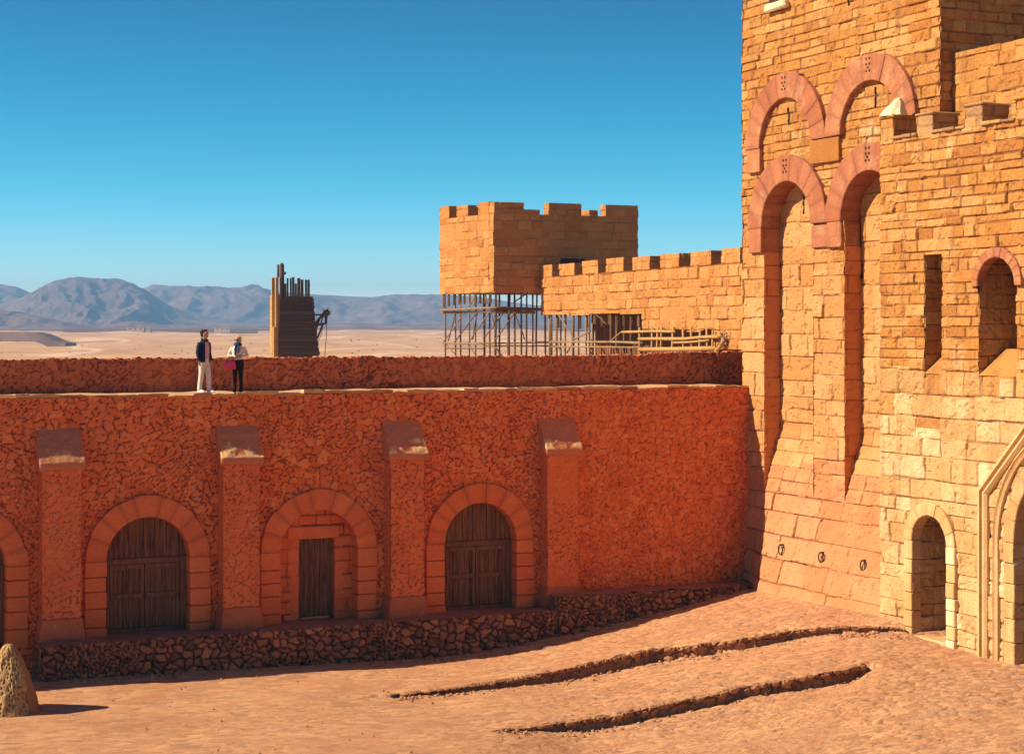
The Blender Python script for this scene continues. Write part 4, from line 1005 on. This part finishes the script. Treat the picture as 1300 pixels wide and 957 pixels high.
# scaffolding under the raised tower
def W(px, py, Y): return Vector(((px - 650) / F * Y, Y, ZC + (420 - py) / F * Y))
sca = empty('scaffolding', (K0.x, K0.y, -1.5)); tag(sca, 'spindly timber pole scaffolding under the raised square tower', 'scaffolding')
def pole(root, a, b, r, name='pole', tint=None):
    m = MB(); k = 5; o = root.location
    pts = [a.lerp(b, i / k) - o + Vector((rng.uniform(-1, 1), rng.uniform(-1, 1), rng.uniform(-.3, .3))) * r * .35 for i in range(k + 1)]
    m.tube(pts, [.78 * r * rng.uniform(.85, 1.1) for _ in pts], 7, tint=rng.random() if tint is None else tint); return obj(name, m, M_POLE, root, smooth=True)
zx = lambda X: 550 + X / 6.19
zy = lambda Yv: 360 + Yv / 6.19
def plane_Y(px):                                        # the two outer faces of the raised tower
    if px < 627: return 112 + (627 - px) / 69 * 6
    return 112 + (px - 627) / 183 * 3.7
for i, Xz in enumerate((90, 175, 285, 400, 490, 520, 600, 640, 690, 735, 812, 880, 930)):
    px = zx(Xz); Y = plane_Y(px) + (0.3 if i % 3 else 3.0 * (i % 2)) + .3
    a = W(px, 372, Y); b = Vector((a.x + rng.uniform(-.1, .1), a.y, -1.5)); pole(sca, Vector((a.x, a.y, ZB + .05)), b, .075 + .03 * (i in (3, 4)))
for i, px in enumerate((585, 604, 622, 645, 676, 712, 735, 760, 790)):     # rear rows
    Y = 117 + (i % 3) * .8; a = W(px, 372, Y); pole(sca, Vector((a.x, a.y, ZB + .05)), Vector((a.x, a.y, -1.5)), .07)
for (xa, ya, xb, yb, r, Yo) in ((65, 210, 495, 188, .10, 0), (65, 228, 500, 222, .10, .4), (75, 468, 400, 475, .07, 0), (90, 510, 400, 512, .05, .3), (270, 470, 960, 462, .07, .2), (400, 490, 960, 490, .05, .6), (490, 190, 800, 205, .12, 0), (490, 222, 800, 228, .12, .5)):
    pole(sca, W(zx(xa), zy(ya), plane_Y(zx(xa)) + Yo), W(zx(xb), zy(yb), plane_Y(zx(xb)) + Yo), r, 'ledger', .8 if yb < 200 else None)
for (xa, ya, xb, yb) in ((80, 460, 245, 230), (165, 465, 340, 230), (270, 470, 440, 230), (120, 450, 175, 230), (310, 440, 345, 235), (405, 420, 550, 230), (490, 440, 640, 225), (640, 230, 720, 440), (410, 100, 485, 330), (90, 460, 195, 590), (270, 470, 345, 580), (490, 500, 545, 575), (630, 150, 740, 75), (290, 170, 330, 95)):
    pole(sca, W(zx(xa), zy(ya), plane_Y(zx(xa)) + .15), W(zx(xb), zy(yb), plane_Y(zx(xb)) + .15), .055, 'brace')
m = MB(); o = sca.location
for i in range(11):                                      # batten ends hanging below the cladding
    px = zx(82 + 41 * i); Y = plane_Y(px) + .12; a = W(px, 372, Y) - o
    m = MB(); m.cbox((a.x - .07, a.y, ZB - .72 + rng.uniform(-.1, .1) - o.z), (a.x + .07, a.y + .12, ZB + .05 - o.z), .01, rng.random()); obj('batten', m, M_POLE, sca)
m = MB()
for i in range(26):
    f_ = i / 25; a = K0 + ex * (wid * f_) - Vector((0, 0, 0)) - o
    m.cbox((a.x - .2, a.y + .5, 10.72 - o.z + rng.uniform(-.05, .05)), (a.x + .17, a.y + 5, 10.86 - o.z), .01, rng.random())
obj('deck', m, M_POLE, sca)

sc2 = empty('scaffolding', (P0.x, P0.y, -1.5)); tag(sc2, 'timber poles and braces holding up the curtain wall', 'scaffolding')
def Yc(px): return (P0 + d * cl(px)).y
for i, px in enumerate((697, 700, 707, 717, 728, 744, 748, 752, 776, 783, 792, 801, 811, 815.5)):
    Y = Yc(px) + rng.choice((.4, .9, 1.7)); a = W(px, 398, Y); pole(sc2, Vector((a.x, a.y, 10.5)), Vector((a.x, a.y, -1.5)), .085 + .04 * (px in (728, 752)), tint=rng.choice((.2, .5, .95)))
for (x0, y0, x1, y1, r) in ((700, 434, 775, 434, .09), (700, 440, 815, 441, .06), (775, 434, 815, 435.5, .1)):
    pole(sc2, W(x0, y0, Yc(x0) + .2), W(x1, y1, Yc(x1) + .2), r, 'ledger', .9)
for (x0, y0, x1, y1) in ((709, 400, 729, 430), (729, 431, 750, 420), (758, 400, 770, 412), (720, 448, 726, 437), (708, 437, 713, 450), (776, 432, 790, 421)):
    pole(sc2, W(x0, y0, Yc(x0) + .3), W(x1, y1, Yc(x1) + .3), .06, 'brace')
m = MB(); o = sc2.location
for i in range(13):
    px = 694 + i * 9.2; a = P0 + d * cl(px) - o
    m = MB(); m.cbox((a.x + .2, a.y, 10.42 - .75 - o.z + rng.uniform(-.2, .2)), (a.x + .33, a.y + .12, 10.45 - o.z), .01, rng.random()); obj('batten', m, M_POLE, sc2)

lr = empty('log_railing', (8, 95, -1.5)); tag(lr, 'pale log railing with bent rails at the foot of the curtain wall', 'railing')
def Yr(px): return Yc(px) - .45
def log(pts, r, nm):
    m = MB(); o = lr.location; P = [W(px, py, Yr(px)) - o for px, py in pts]; m.tube(P, [r * rng.uniform(.85, 1.12) for _ in P], 8, rng.random()); obj(nm, m, M_LOG, lr, smooth=True)
log([(790, 421.5), (806, 421.2), (825, 420.5), (845, 420.8), (857, 421)], .075, 'rail')
log([(811, 430.3), (830, 430), (850, 430.2), (870, 430), (890, 428), (905, 427.5), (914, 428)], .085, 'rail')
log([(812, 443.6), (840, 443.4), (870, 443), (890, 442.5), (909, 442)], .11, 'rail')
log([(855, 435), (875, 434.4), (900, 432)], .06, 'rail')
log([(907, 449), (911, 443), (917, 437), (919, 430)], .12, 'rail')
for px in (812, 828, 835, 840, 854.5, 867, 877, 889, 897, 905):
    m = MB(); o = lr.location; a = W(px, 420, Yr(px) + .14); m.tube([Vector((a.x, a.y, 9.6 + rng.uniform(-.15, .1))) - o, Vector((a.x + rng.uniform(-.05, .05), a.y, 8.6)) - o, Vector((a.x, a.y, -1.4)) - o], .06, 7, rng.random()); obj('post', m, M_LOG, lr, smooth=True)
m = MB(); o = lr.location
c = W(917, 428, Yr(917)) - o
for i in range(26): m.tube([c + Vector((rng.uniform(-.1, .1), 0, rng.uniform(-.3, .2))), c + Vector((rng.uniform(-.35, .35), rng.uniform(-.3, .2), rng.uniform(-.5, .35)))], .018, 4)
obj('brushwood', m, M_POLE, lr)

# ------------------------------------------------------------------ wooden siege tower
SY = 130.0
sg = empty('siege_tower', (-15.1, SY, -1.5), R(19)); tag(sg, 'dark plank siege tower with jagged palings and a side hoist', 'siege tower')
mz = lambda py: ZC + (420 - py) / F * SY + 1.5           # heights over the tower's base
mx = lambda px: (px - 650) / F * SY + 15.1
def edge(z, side):                                       # sloping sides
    zt, zb = mz(375), mz(455); k = (z - zb) / (zt - zb)
    return (mx(354.5) + (mx(353.5) - mx(354.5)) * (1 - k) + 0) if side < 0 else mx(407) + (mx(397) - mx(407)) * k
m = MB(); z = 0.
while z < mz(376):
    h = rng.uniform(.16, .30); zz = min(z + h, mz(376)); kt = rng.random() * (.55 if z > mz(403) else 1.0)
    inx = rng.uniform(-.05, .05)
    P = []
    for y in (-.06 + rng.uniform(-.025, .025), .02):
        P += [(edge(z, -1) + .0, y, z + .012), (edge(z, 1) + inx, y, z + .012), (edge(zz, 1) + inx, y, zz - .012), (edge(zz, -1), y, zz - .012)]
    m.add(P, [(0, 1, 2, 3), (7, 6, 5, 4), (0, 4, 5, 1), (1, 5, 6, 2), (2, 6, 7, 3), (3, 7, 4, 0)], kt)
    z = zz
obj('front_boards', m, M_WOODGR, sg)
m = MB(); x = mx(355)                                    # palings
for i in range(14):
    wd = rng.uniform(.15, .24); zt = mz(rng.choice((352, 353, 355, 357, 360))); 
    if x + wd > mx(396.5): break
    m.cbox((x, -.13 + rng.uniform(-.02, .02), mz(379)), (x + wd - .025, -.07, zt), .012, rng.random() * .5); x += wd + (rng.uniform(.04, .1) if rng.random() < .3 else 0)
obj('paling', m, M_WOODGR, sg)
m = MB()
for y0 in (.0, 1.3):
    m.cbox((mx(349.5), y0 + .02, 0), (mx(353.5), y0 + .25, mz(352)), .02, .7)
m.cbox((mx(346.5), -.1, 0), (mx(350.5), .3, mz(415)), .02, .6)
z = 0
while z < mz(376): m.cbox((mx(354), .1, z + .01), (mx(354) + .06, 3.2, z + .24), .01, rng.random()); z += .26
obj('side_boards', m, M_WOODYE, sg)
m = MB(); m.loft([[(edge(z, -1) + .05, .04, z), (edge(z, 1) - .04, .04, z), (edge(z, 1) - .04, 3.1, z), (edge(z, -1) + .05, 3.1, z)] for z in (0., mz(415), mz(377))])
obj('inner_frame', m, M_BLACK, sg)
m = MB(); m.tube([(mx(358.3), .1, mz(380)), (mx(358), .1, mz(352)), (mx(357.8), .1, mz(337)), (mx(358.2), .1, mz(334))], [.17, .17, .17, .08], 9, .4)
m.tube([(mx(354), .3, mz(352)), (mx(353.7), .3, mz(336))], .08, 7, .5)
obj('post', m, M_WOODGR, sg, smooth=True)
m = MB(); m.ball((mx(360.7), -.1, mz(347)), .11); obj('pulley', m, M_IRON, sg)
m = MB()
for a, b, r in (((400, 399.5), (412, 399.5), .06), ((401.5, 412), (414, 397), .09), ((402, 412.5), (416, 411), .08), ((403, 420), (409, 402), .06), ((405, 430), (413, 410), .07), ((416, 411), (416.5, 399), .08), ((409, 413), (413, 399), .05), ((403.5, 421), (404, 412), .05)):
    m.tube([(mx(a[0]), .4, mz(a[1])), (mx(b[0]), .4 + .1 * r, mz(b[1]))], r, 7, .3)
ho = obj('hoist_arm', m, M_WOODGR, sg)
m = MB(); c = Vector((mx(417.5), .4, mz(397)))
m.ball(c, (.26, .2, .22), tint=.2)
for i in range(16): 
    a = rng.uniform(0, 6.28); L = rng.uniform(.25, .5); m.tube([c, c + Vector((math.cos(a) * L, rng.uniform(-.2, .2), math.sin(a) * L))], .025, 5, .2)
obj('bundle', m, M_POLE, ho)
m = MB(); m.tube([(mx(418), .4, mz(398)), (mx(417), .4, mz(425)), (mx(414.5), .4, mz(456)), (mx(414), .4, 0)], .025, 5, .2); m.tube([(mx(412.5), .42, mz(415)), (mx(409), .42, mz(428)), (mx(405), .42, mz(435))], .02, 5)
obj('rope', m, M_POLE, ho)

# ------------------------------------------------------------------ carved stone stump, lower left
stp = empty('stone_stump', (-12.5, 46.0, -.05)); tag(stp, 'pointed pale pitted stone stump at the bottom left corner of the courtyard', 'carved stone')
m = MB(); NA, NB = 90, 80
Aa = np.linspace(math.pi * 1.0, math.pi * 1.86, NA); Bb = np.linspace(0, 1, NB)
def srad(b): return .60 * (1 - b ** 2.0) ** .5 * (1 - .30 * b) + .10 * (1 - b)
AA, BB = np.meshgrid(Aa, Bb, indexing='ij'); rr_ = srad(BB) + .0
f1, f2, cc = voro(AA * 6.5 + fbm(AA * 3, BB * 5, 2, 2), BB * 15 + fbm(AA * 3, BB * 5, 8, 2), 9, .8); pit = (1 - sm(.10, .36, f1)) * sm(.02, .2, 1 - BB) * (cc > .25)
rr_ = rr_ - pit * .055 + (fbm(AA * 2.5, BB * 4, 4, 4) - .5) * .14
P = np.stack([np.cos(AA) * rr_, np.sin(AA) * rr_, BB * 1.74], -1); idx = np.arange(AA.size).reshape(AA.shape)
q = np.stack([idx[:-1, :-1], idx[1:, :-1], idx[1:, 1:], idx[:-1, 1:]], -1).reshape(-1, 4)
m.quads(P.reshape(-1, 3), q, cc.ravel(), pit.ravel()); obj('pitted_face', m, M_STUMP, stp, smooth=True)
m = MB(); Aa = np.linspace(math.pi * 1.845, math.pi * 3.02, 40); AA, BB = np.meshgrid(Aa, Bb, indexing='ij'); rr_ = srad(BB) * (1.0 + .06 * sm(1.85 * math.pi, 2.0 * math.pi, AA)) + (fbm(AA * 5, BB * 7, 14, 3) - .5) * .07
P = np.stack([np.cos(AA) * rr_, np.sin(AA) * rr_, BB * 1.735], -1); idx = np.arange(AA.size).reshape(AA.shape)
q = np.stack([idx[:-1, :-1], idx[1:, :-1], idx[1:, 1:], idx[:-1, 1:]], -1).reshape(-1, 4)
m.quads(P.reshape(-1, 3), q, np.full(AA.size, .5), np.zeros(AA.size)); obj('bare_back', m, M_STUMPB, stp, smooth=True)

# sunlight coming under the small door, built as a pale solid strip
m = MB(); m.cbox((-15.05, .18, 1.075), (-14.2, .30, 1.135), .012, .8)
tag(obj('sunlight_strip', m, M_LOG, loc=CLOC, rot=(0, 0, CR)), 'pale narrow strip standing for sunlight at the foot of the small plank door', 'sunlight strip')

# ------------------------------------------------------------------ people
def plain(name, col, rough=.8): 
    return surf(name, [col], mott=tuple(k * .75 for k in col), mscale=9, mamt=.5, rough=rough, bump=.2, bscale=30, fine=.1)
P_SKIN = plain('skin', (.50, .27, .19), .6); P_NAVY = plain('navy_cloth', (.009, .018, .05)); P_PINK = plain('pink_shirt', (.58, .34, .36)); P_TROU = plain('off_white_trousers', (.66, .58, .52))
P_HAIRD = plain('dark_hair', (.02, .014, .012)); P_HAIRB = plain('blond_hair', (.52, .34, .15)); P_BLK = plain('black_cloth', (.010, .010, .012)); P_CREAM = plain('cream_sleeves', (.68, .58, .46))
P_SCARF = plain('blue_scarf', (.03, .06, .15)); P_SHOE = plain('white_shoe', (.66, .64, .62)); P_BAG = plain('pink_bag', (.70, .06, .12), .5); P_LENS = plain('dark_lens', (.01, .01, .012), .2)

def fuse(name, mb, mat, parent, vox=.011, smooth=2):
    o = obj(name, mb, mat, parent)
    r = o.modifiers.new('r', 'REMESH'); r.mode = 'VOXEL'; r.voxel_size = vox
    s_ = o.modifiers.new('s', 'SMOOTH'); s_.iterations = smooth; s_.factor = .5
    dg = bpy.context.evaluated_depsgraph_get(); me = bpy.data.meshes.new_from_object(o.evaluated_get(dg)); o.modifiers.clear(); o.data = me
    me.polygons.foreach_set('use_smooth', np.ones(len(me.polygons), bool))
    return o
def ell(cx, cy, z, rx, ry, n=16): return [(cx + rx * math.cos(2 * math.pi * i / n), cy + ry * math.sin(2 * math.pi * i / n), z) for i in range(n)]
def hand(b, wr, dirn, s, side):
    """palm, four bent fingers and a thumb; dirn points from wrist to knuckles"""
    dn = Vector(dirn).normalized(); ac = Vector((0, 1, 0)).cross(dn).normalized(); ac = Vector((1, 0, 0)) if ac.length < .1 else ac
    w0 = Vector(wr); b.tube([w0, w0 + dn * .05, w0 + dn * .095], [(.022, .018), (.04, .018), (.038, .016)], 10)
    for i, L in enumerate((.066, .078, .072, .055)):
        base = w0 + dn * .085 + ac * (.028 - .0187 * i); k = base + dn * L * .55; e = k + (dn * .8 + Vector((0, -.5 * side, 0))).normalized() * L * .5
        b.tube([base, k, e], [.0095, .009, .0075], 7)
    t0 = w0 + dn * .03 + ac * .03; b.tube([t0, t0 + (dn + ac * .9).normalized() * .035, t0 + (dn * 1.4 + ac * .6).normalized() * .065], [.012, .011, .009], 7)

def head(b, c, s=1.0):
    x, y, z = c; b.ball((x, y, z), (.074 * s, .092 * s, .115 * s), 20, 14); b.ball((x, y - .035 * s, z - .06 * s), (.052 * s, .06 * s, .06 * s), 16, 10)
    b.tube([(x, y - .088 * s, z + .02), (x, y - .108 * s, z - .022)], [.010, .016], 8)          # nose
    b.tube([(x - .024, y - .088 * s, z - .062), (x, y - .095 * s, z - .062), (x + .024, y - .088 * s, z - .062)], .008, 6)   # mouth
    for sx in (-1, 1): b.ball((x + sx * .076 * s, y + .005, z - .008), (.012, .022, .034), 10, 8)

def person(loc, rz, H, label, head_turn):
    return tag(empty('person', loc, rz), label, 'person')

# man: local -y is where his chest points
cw = lambda px, t: None
def on_wall(px, t):
    r = (px - 650) / F; Bx, By = 7.64 + .4185 * t, 59.83 - .9082 * t
    s_ = (r * By - Bx) / (.9082 - r * .4185); return (Bx + .9082 * s_, By + .4185 * s_)
x, y = on_wall(259.5, -.35)
FY = {-1: .07, 1: -.10}                                   # one foot a step ahead of the other
man = person((x, y, ZT + .015), R(58), 1.78, 'man in a navy jacket and off-white trousers standing on the wall, facing the woman', 0)
b = MB()
b.loft([ell(0, .01, .86, .15, .105), ell(0, .01, .95, .165, .115), ell(0, 0, 1.08, .15, .105), ell(0, .0, 1.25, .175, .115), ell(0, .01, 1.38, .19, .11), ell(0, .015, 1.46, .12, .085), ell(0, .01, 1.50, .065, .06)])
b.tube([(0, .01, 1.44), (0, -.005, 1.52), (0, -.015, 1.60)], [.062, .055, .052], 12); 
hb = MB(); 
for sx in (-1, 1):
    f_ = FY[sx]
    b.tube([(sx * .085, .01, .92), (sx * .095, f_ * .6 - .01, .50), (sx * .105, f_ + .015, .10), (sx * .105, f_ + .02, .04)], [.088, .058, .04, .04], 12)
    b.tube([(sx * .105, f_ + .05, .045), (sx * .108, f_ - .07, .035), (sx * .112, f_ - .17, .022)], [(.045, .04), (.038, .045), (.02, .035)], 10)
    b.tube([(sx * .19, .01, 1.41), (sx * .235, .03, 1.14), (sx * .245, -.03, .90)], [.052, .042, .03], 12); hand(b, (sx * .245, -.03, .90), (0, -.15, -1), 1, 1)
Mh = Matrix.Translation((0, -.015, 1.655)) @ Matrix.Rotation(R(26), 4, 'Z') @ Matrix.Translation((0, .015, -1.655))
n0 = len(b.v); head(b, (0, -.02, 1.665))
for i in range(n0, len(b.v)): b.v[i] = np.array([tuple(Mh @ Vector(p)) for p in b.v[i]])
fuse('body', b, P_SKIN, man)
def turned(mb, Mx): mb.v = [np.array([tuple(Mx @ Vector(p)) for p in v_]) for v_ in mb.v]; return mb
b = MB(); b.loft([ell(0, 0, .84, .165, .12), ell(0, 0, .97, .165, .118), ell(0, 0, .99, .16, .115)])
for sx in (-1, 1): b.tube([(sx * .085, .01, .90), (sx * .09, FY[sx] * .3 - .005, .68), (sx * .098, FY[sx] * .6 - .012, .50), (sx * .106, FY[sx] * .85 + .012, .25), (sx * .108, FY[sx] + .015, .07)], [.104, .088, .074, .066, .07], 14)
fuse('trousers', b, P_TROU, man, .012)
b = MB(); b.loft([ell(0, -.008, .95, .16, .115), ell(0, -.01, 1.1, .155, .115), ell(0, -.01, 1.27, .18, .122), ell(0, 0, 1.4, .17, .11), ell(0, 0, 1.47, .09, .075)]); fuse('shirt', b, P_PINK, man, .014)
b = MB()                                                  # open jacket: a shell with the front left free
ang = [R(-62 + (304) * i / 26) for i in range(27)]        # gap around -90 deg (the chest)
ins, outs = [], []
for z, rx, ry in ((.86, .20, .145), (.95, .198, .142), (1.1, .19, .137), (1.27, .205, .142), (1.39, .205, .13), (1.46, .13, .1), (1.50, .09, .085)):
    outs.append([(rx * math.cos(a), .005 + ry * math.sin(a), z) for a in ang]); ins.append([((rx - .022) * math.cos(a), .005 + (ry - .022) * math.sin(a), z) for a in ang])
rings = [o_ + i_[::-1] for o_, i_ in zip(outs, ins)]; b.loft(rings)
for sx in (-1, 1): b.tube([(sx * .175, .01, 1.42), (sx * .215, .02, 1.3), (sx * .245, .035, 1.13), (sx * .252, -.03, .90)], [.068, .07, .058, .048], 12)
fuse('jacket', b, P_NAVY, man, .011)
b = MB(); n = 18
b.tube([(.085 * math.cos(2 * math.pi * i / n), .0 + .08 * math.sin(2 * math.pi * i / n) - .01, 1.505 - .03 * math.sin(-2 * math.pi * i / n)) for i in range(n + 1)], .034, 8); fuse('scarf', b, P_HAIRD, man, .012)
b = MB(); b.ball((0, .03, 1.705), (.083, .092, .095), 18, 12); b.ball((0, .055, 1.65), (.074, .058, .075), 14, 10); b.ball((0, -.045, 1.765), (.062, .05, .035), 12, 8); turned(b, Mh); fuse('hair', b, P_HAIRD, man, .012)
b = MB()
for sx in (-1, 1): b.loft([ell(sx * .108, FY[sx] - .05, .0, .052, .15), ell(sx * .108, FY[sx] - .05, .03, .055, .152), ell(sx * .108, FY[sx] - .03, .07, .05, .11), ell(sx * .108, FY[sx] + .02, .10, .045, .06)])
fuse('shoes', b, P_SHOE, man, .012)
b = MB()
for sx in (-1, 1): b.ball((sx * .03, -.108, 1.672), (.012, .008, .008), 8, 6)
turned(b, Mh); obj('eyes', b, P_HAIRD, man)

x, y = on_wall(302, -.32)
WX, WY = x, y
wo = person((x, y, ZT + .015), R(-4), 1.6, 'blond woman in sunglasses, cream-sleeved top and black trousers standing on the wall', 0)
b = MB()
b.loft([ell(0, .01, .78, .155, .11), ell(0, .01, .86, .165, .115), ell(0, 0, .99, .125, .09), ell(0, -.005, 1.14, .15, .115), ell(0, .01, 1.25, .16, .095), ell(0, .012, 1.32, .1, .075), ell(0, .01, 1.36, .05, .05)])
b.tube([(0, .01, 1.3), (0, -.002, 1.38), (0, -.012, 1.44)], [.05, .045, .045], 12)
ARM = {}
for sx in (-1, 1):
    b.tube([(sx * .08, .01, .84), (sx * .085, -.01, .45), (sx * .09, .015, .09), (sx * .09, .02, .04)], [.085, .052, .036, .036], 12)
    b.tube([(sx * .09, .05, .045), (sx * .095, -.06, .035), (sx * .1, -.14, .022)], [(.04, .036), (.034, .04), (.018, .03)], 10)
    sh = Vector((sx * .165, .01, 1.27)); el = Vector((sx * .27, .03, 1.05)); wr = Vector((sx * .10, -.17, .98 if sx < 0 else 1.02)); ARM[sx] = (sh, el, wr)
    b.tube([sh, el, wr], [.045, .038, .025], 12); hand(b, wr, (-sx * .8, -.45, -.25), 1, 1)
Mw = Matrix.Translation((0, -.01, 1.49)) @ Matrix.Rotation(R(-26), 4, 'Z') @ Matrix.Translation((0, .01, -1.49))
n0 = len(b.v); head(b, (0, -.015, 1.49), .92)
for i in range(n0, len(b.v)): b.v[i] = np.array([tuple(Mw @ Vector(p)) for p in b.v[i]])
fuse('body', b, P_SKIN, wo)
b = MB(); b.loft([ell(0, 0, .76, .165, .12), ell(0, 0, .87, .17, .12), ell(0, 0, .98, .135, .1)])
for sx in (-1, 1): b.tube([(sx * .08, .01, .82), (sx * .083, 0, .62), (sx * .086, -.01, .45), (sx * .092, .012, .22), (sx * .092, .015, .06)], [.097, .078, .062, .05, .044], 14)
fuse('trousers', b, P_BLK, wo, .012)
b = MB(); b.loft([ell(0, 0, .93, .15, .112), ell(0, -.005, 1.0, .148, .11), ell(0, -.012, 1.14, .168, .13), ell(0, 0, 1.25, .178, .112), ell(0, .005, 1.33, .105, .085)])
for sx in (-1, 1):
    sh, el, wr = ARM[sx]; b.tube([sh + Vector((-sx * .02, 0, .01)), sh.lerp(el, .5), el, el.lerp(wr, .85)], [.064, .058, .052, .038], 12)
fuse('top', b, P_CREAM, wo, .011)
b = MB(); n = 18
b.tube([(.078 * math.cos(2 * math.pi * i / n), -.01 + .085 * math.sin(2 * math.pi * i / n), 1.37 - .02 * math.sin(2 * math.pi * i / n)) for i in range(n + 1)], .045, 8)
b.tube([(-.03, -.10, 1.36), (-.045, -.155, 1.22), (-.04, -.155, 1.08)], [(.03, .06), (.026, .07), (.018, .075)], 10); b.tube([(.045, -.10, 1.36), (.055, -.15, 1.24), (.05, -.15, 1.13)], [(.026, .05), (.024, .06), (.016, .06)], 10)
fuse('scarf', b, P_SCARF, wo, .011)
b = MB(); b.ball((0, .034, 1.53), (.08, .084, .092), 18, 12); b.ball((0, .06, 1.47), (.072, .05, .08), 14, 10); b.ball((0, .085, 1.555), (.042, .042, .042), 10, 8); turned(b, Mw); fuse('hair', b, P_HAIRB, wo, .012)
b = MB()
for sx in (-1, 1): b.ball((sx * .031, -.098, 1.498), (.030, .010, .022), 12, 8); b.tube([(sx * .058, -.09, 1.502), (sx * .074, -.0, 1.505)], .005, 5)
b.tube([(-.02, -.105, 1.503), (.02, -.105, 1.503)], .005, 5); turned(b, Mw); obj('sunglasses', b, P_LENS, wo)
b = MB()
for sx in (-1, 1): b.loft([ell(sx * .092, -.04, .0, .043, .125), ell(sx * .092, -.04, .03, .046, .126), ell(sx * .092, -.02, .08, .044, .09), ell(sx * .092, .02, .2, .05, .055)])
fuse('boots', b, P_BLK, wo, .012)
# the handbag she holds, hanging from her forearm
l = Matrix.Translation((WX, WY, ZT + .015)) @ Matrix.Rotation(R(-4), 4, 'Z') @ Vector((-.19, -.19, .66))
bag = empty('handbag', l, R(-8)); tag(bag, 'pink handbag hanging from the woman\'s arm', 'handbag')
b = MB(); b.loft([[(x_, y_, z_) for x_, y_ in ((-w_, -d_ + .015), (-w_ + .02, -d_), (w_ - .02, -d_), (w_, -d_ + .015), (w_, d_ - .015), (w_ - .02, d_), (-w_ + .02, d_), (-w_, d_ - .015))] for z_, w_, d_ in ((0, .15, .06), (.02, .17, .07), (.12, .165, .065), (.22, .14, .045), (.24, .13, .03))])
obj('bag_body', b, P_BAG, bag)
for dy in (-.03, .03):
    b = MB(); b.tube([(-.08, dy, .22), (-.06, dy, .30), (0, dy, .345), (.06, dy, .30), (.08, dy, .22)], .009, 6); obj('handle', b, P_BAG, bag)

# ------------------------------------------------------------------ haze
hz = MB(); hz.box((-7400, -7400, -22), (7400, 7400, 195))
hm = bpy.data.materials.new('haze'); hm.use_nodes = True; t = hm.node_tree; t.nodes.clear()
o_ = nd(t, 'ShaderNodeOutputMaterial'); v_ = nd(t, 'ShaderNodeVolumePrincipled')
v_.inputs['Color'].default_value = (.32, .61, 1.0, 1); v_.inputs['Density'].default_value = HAZE; v_.inputs['Anisotropy'].default_value = 0.1
t.links.new(v_.outputs[0], o_.inputs['Volume'])
tag(obj('haze', hz, hm), 'thin blue air haze over the plain and mountains', 'haze', kind='stuff')
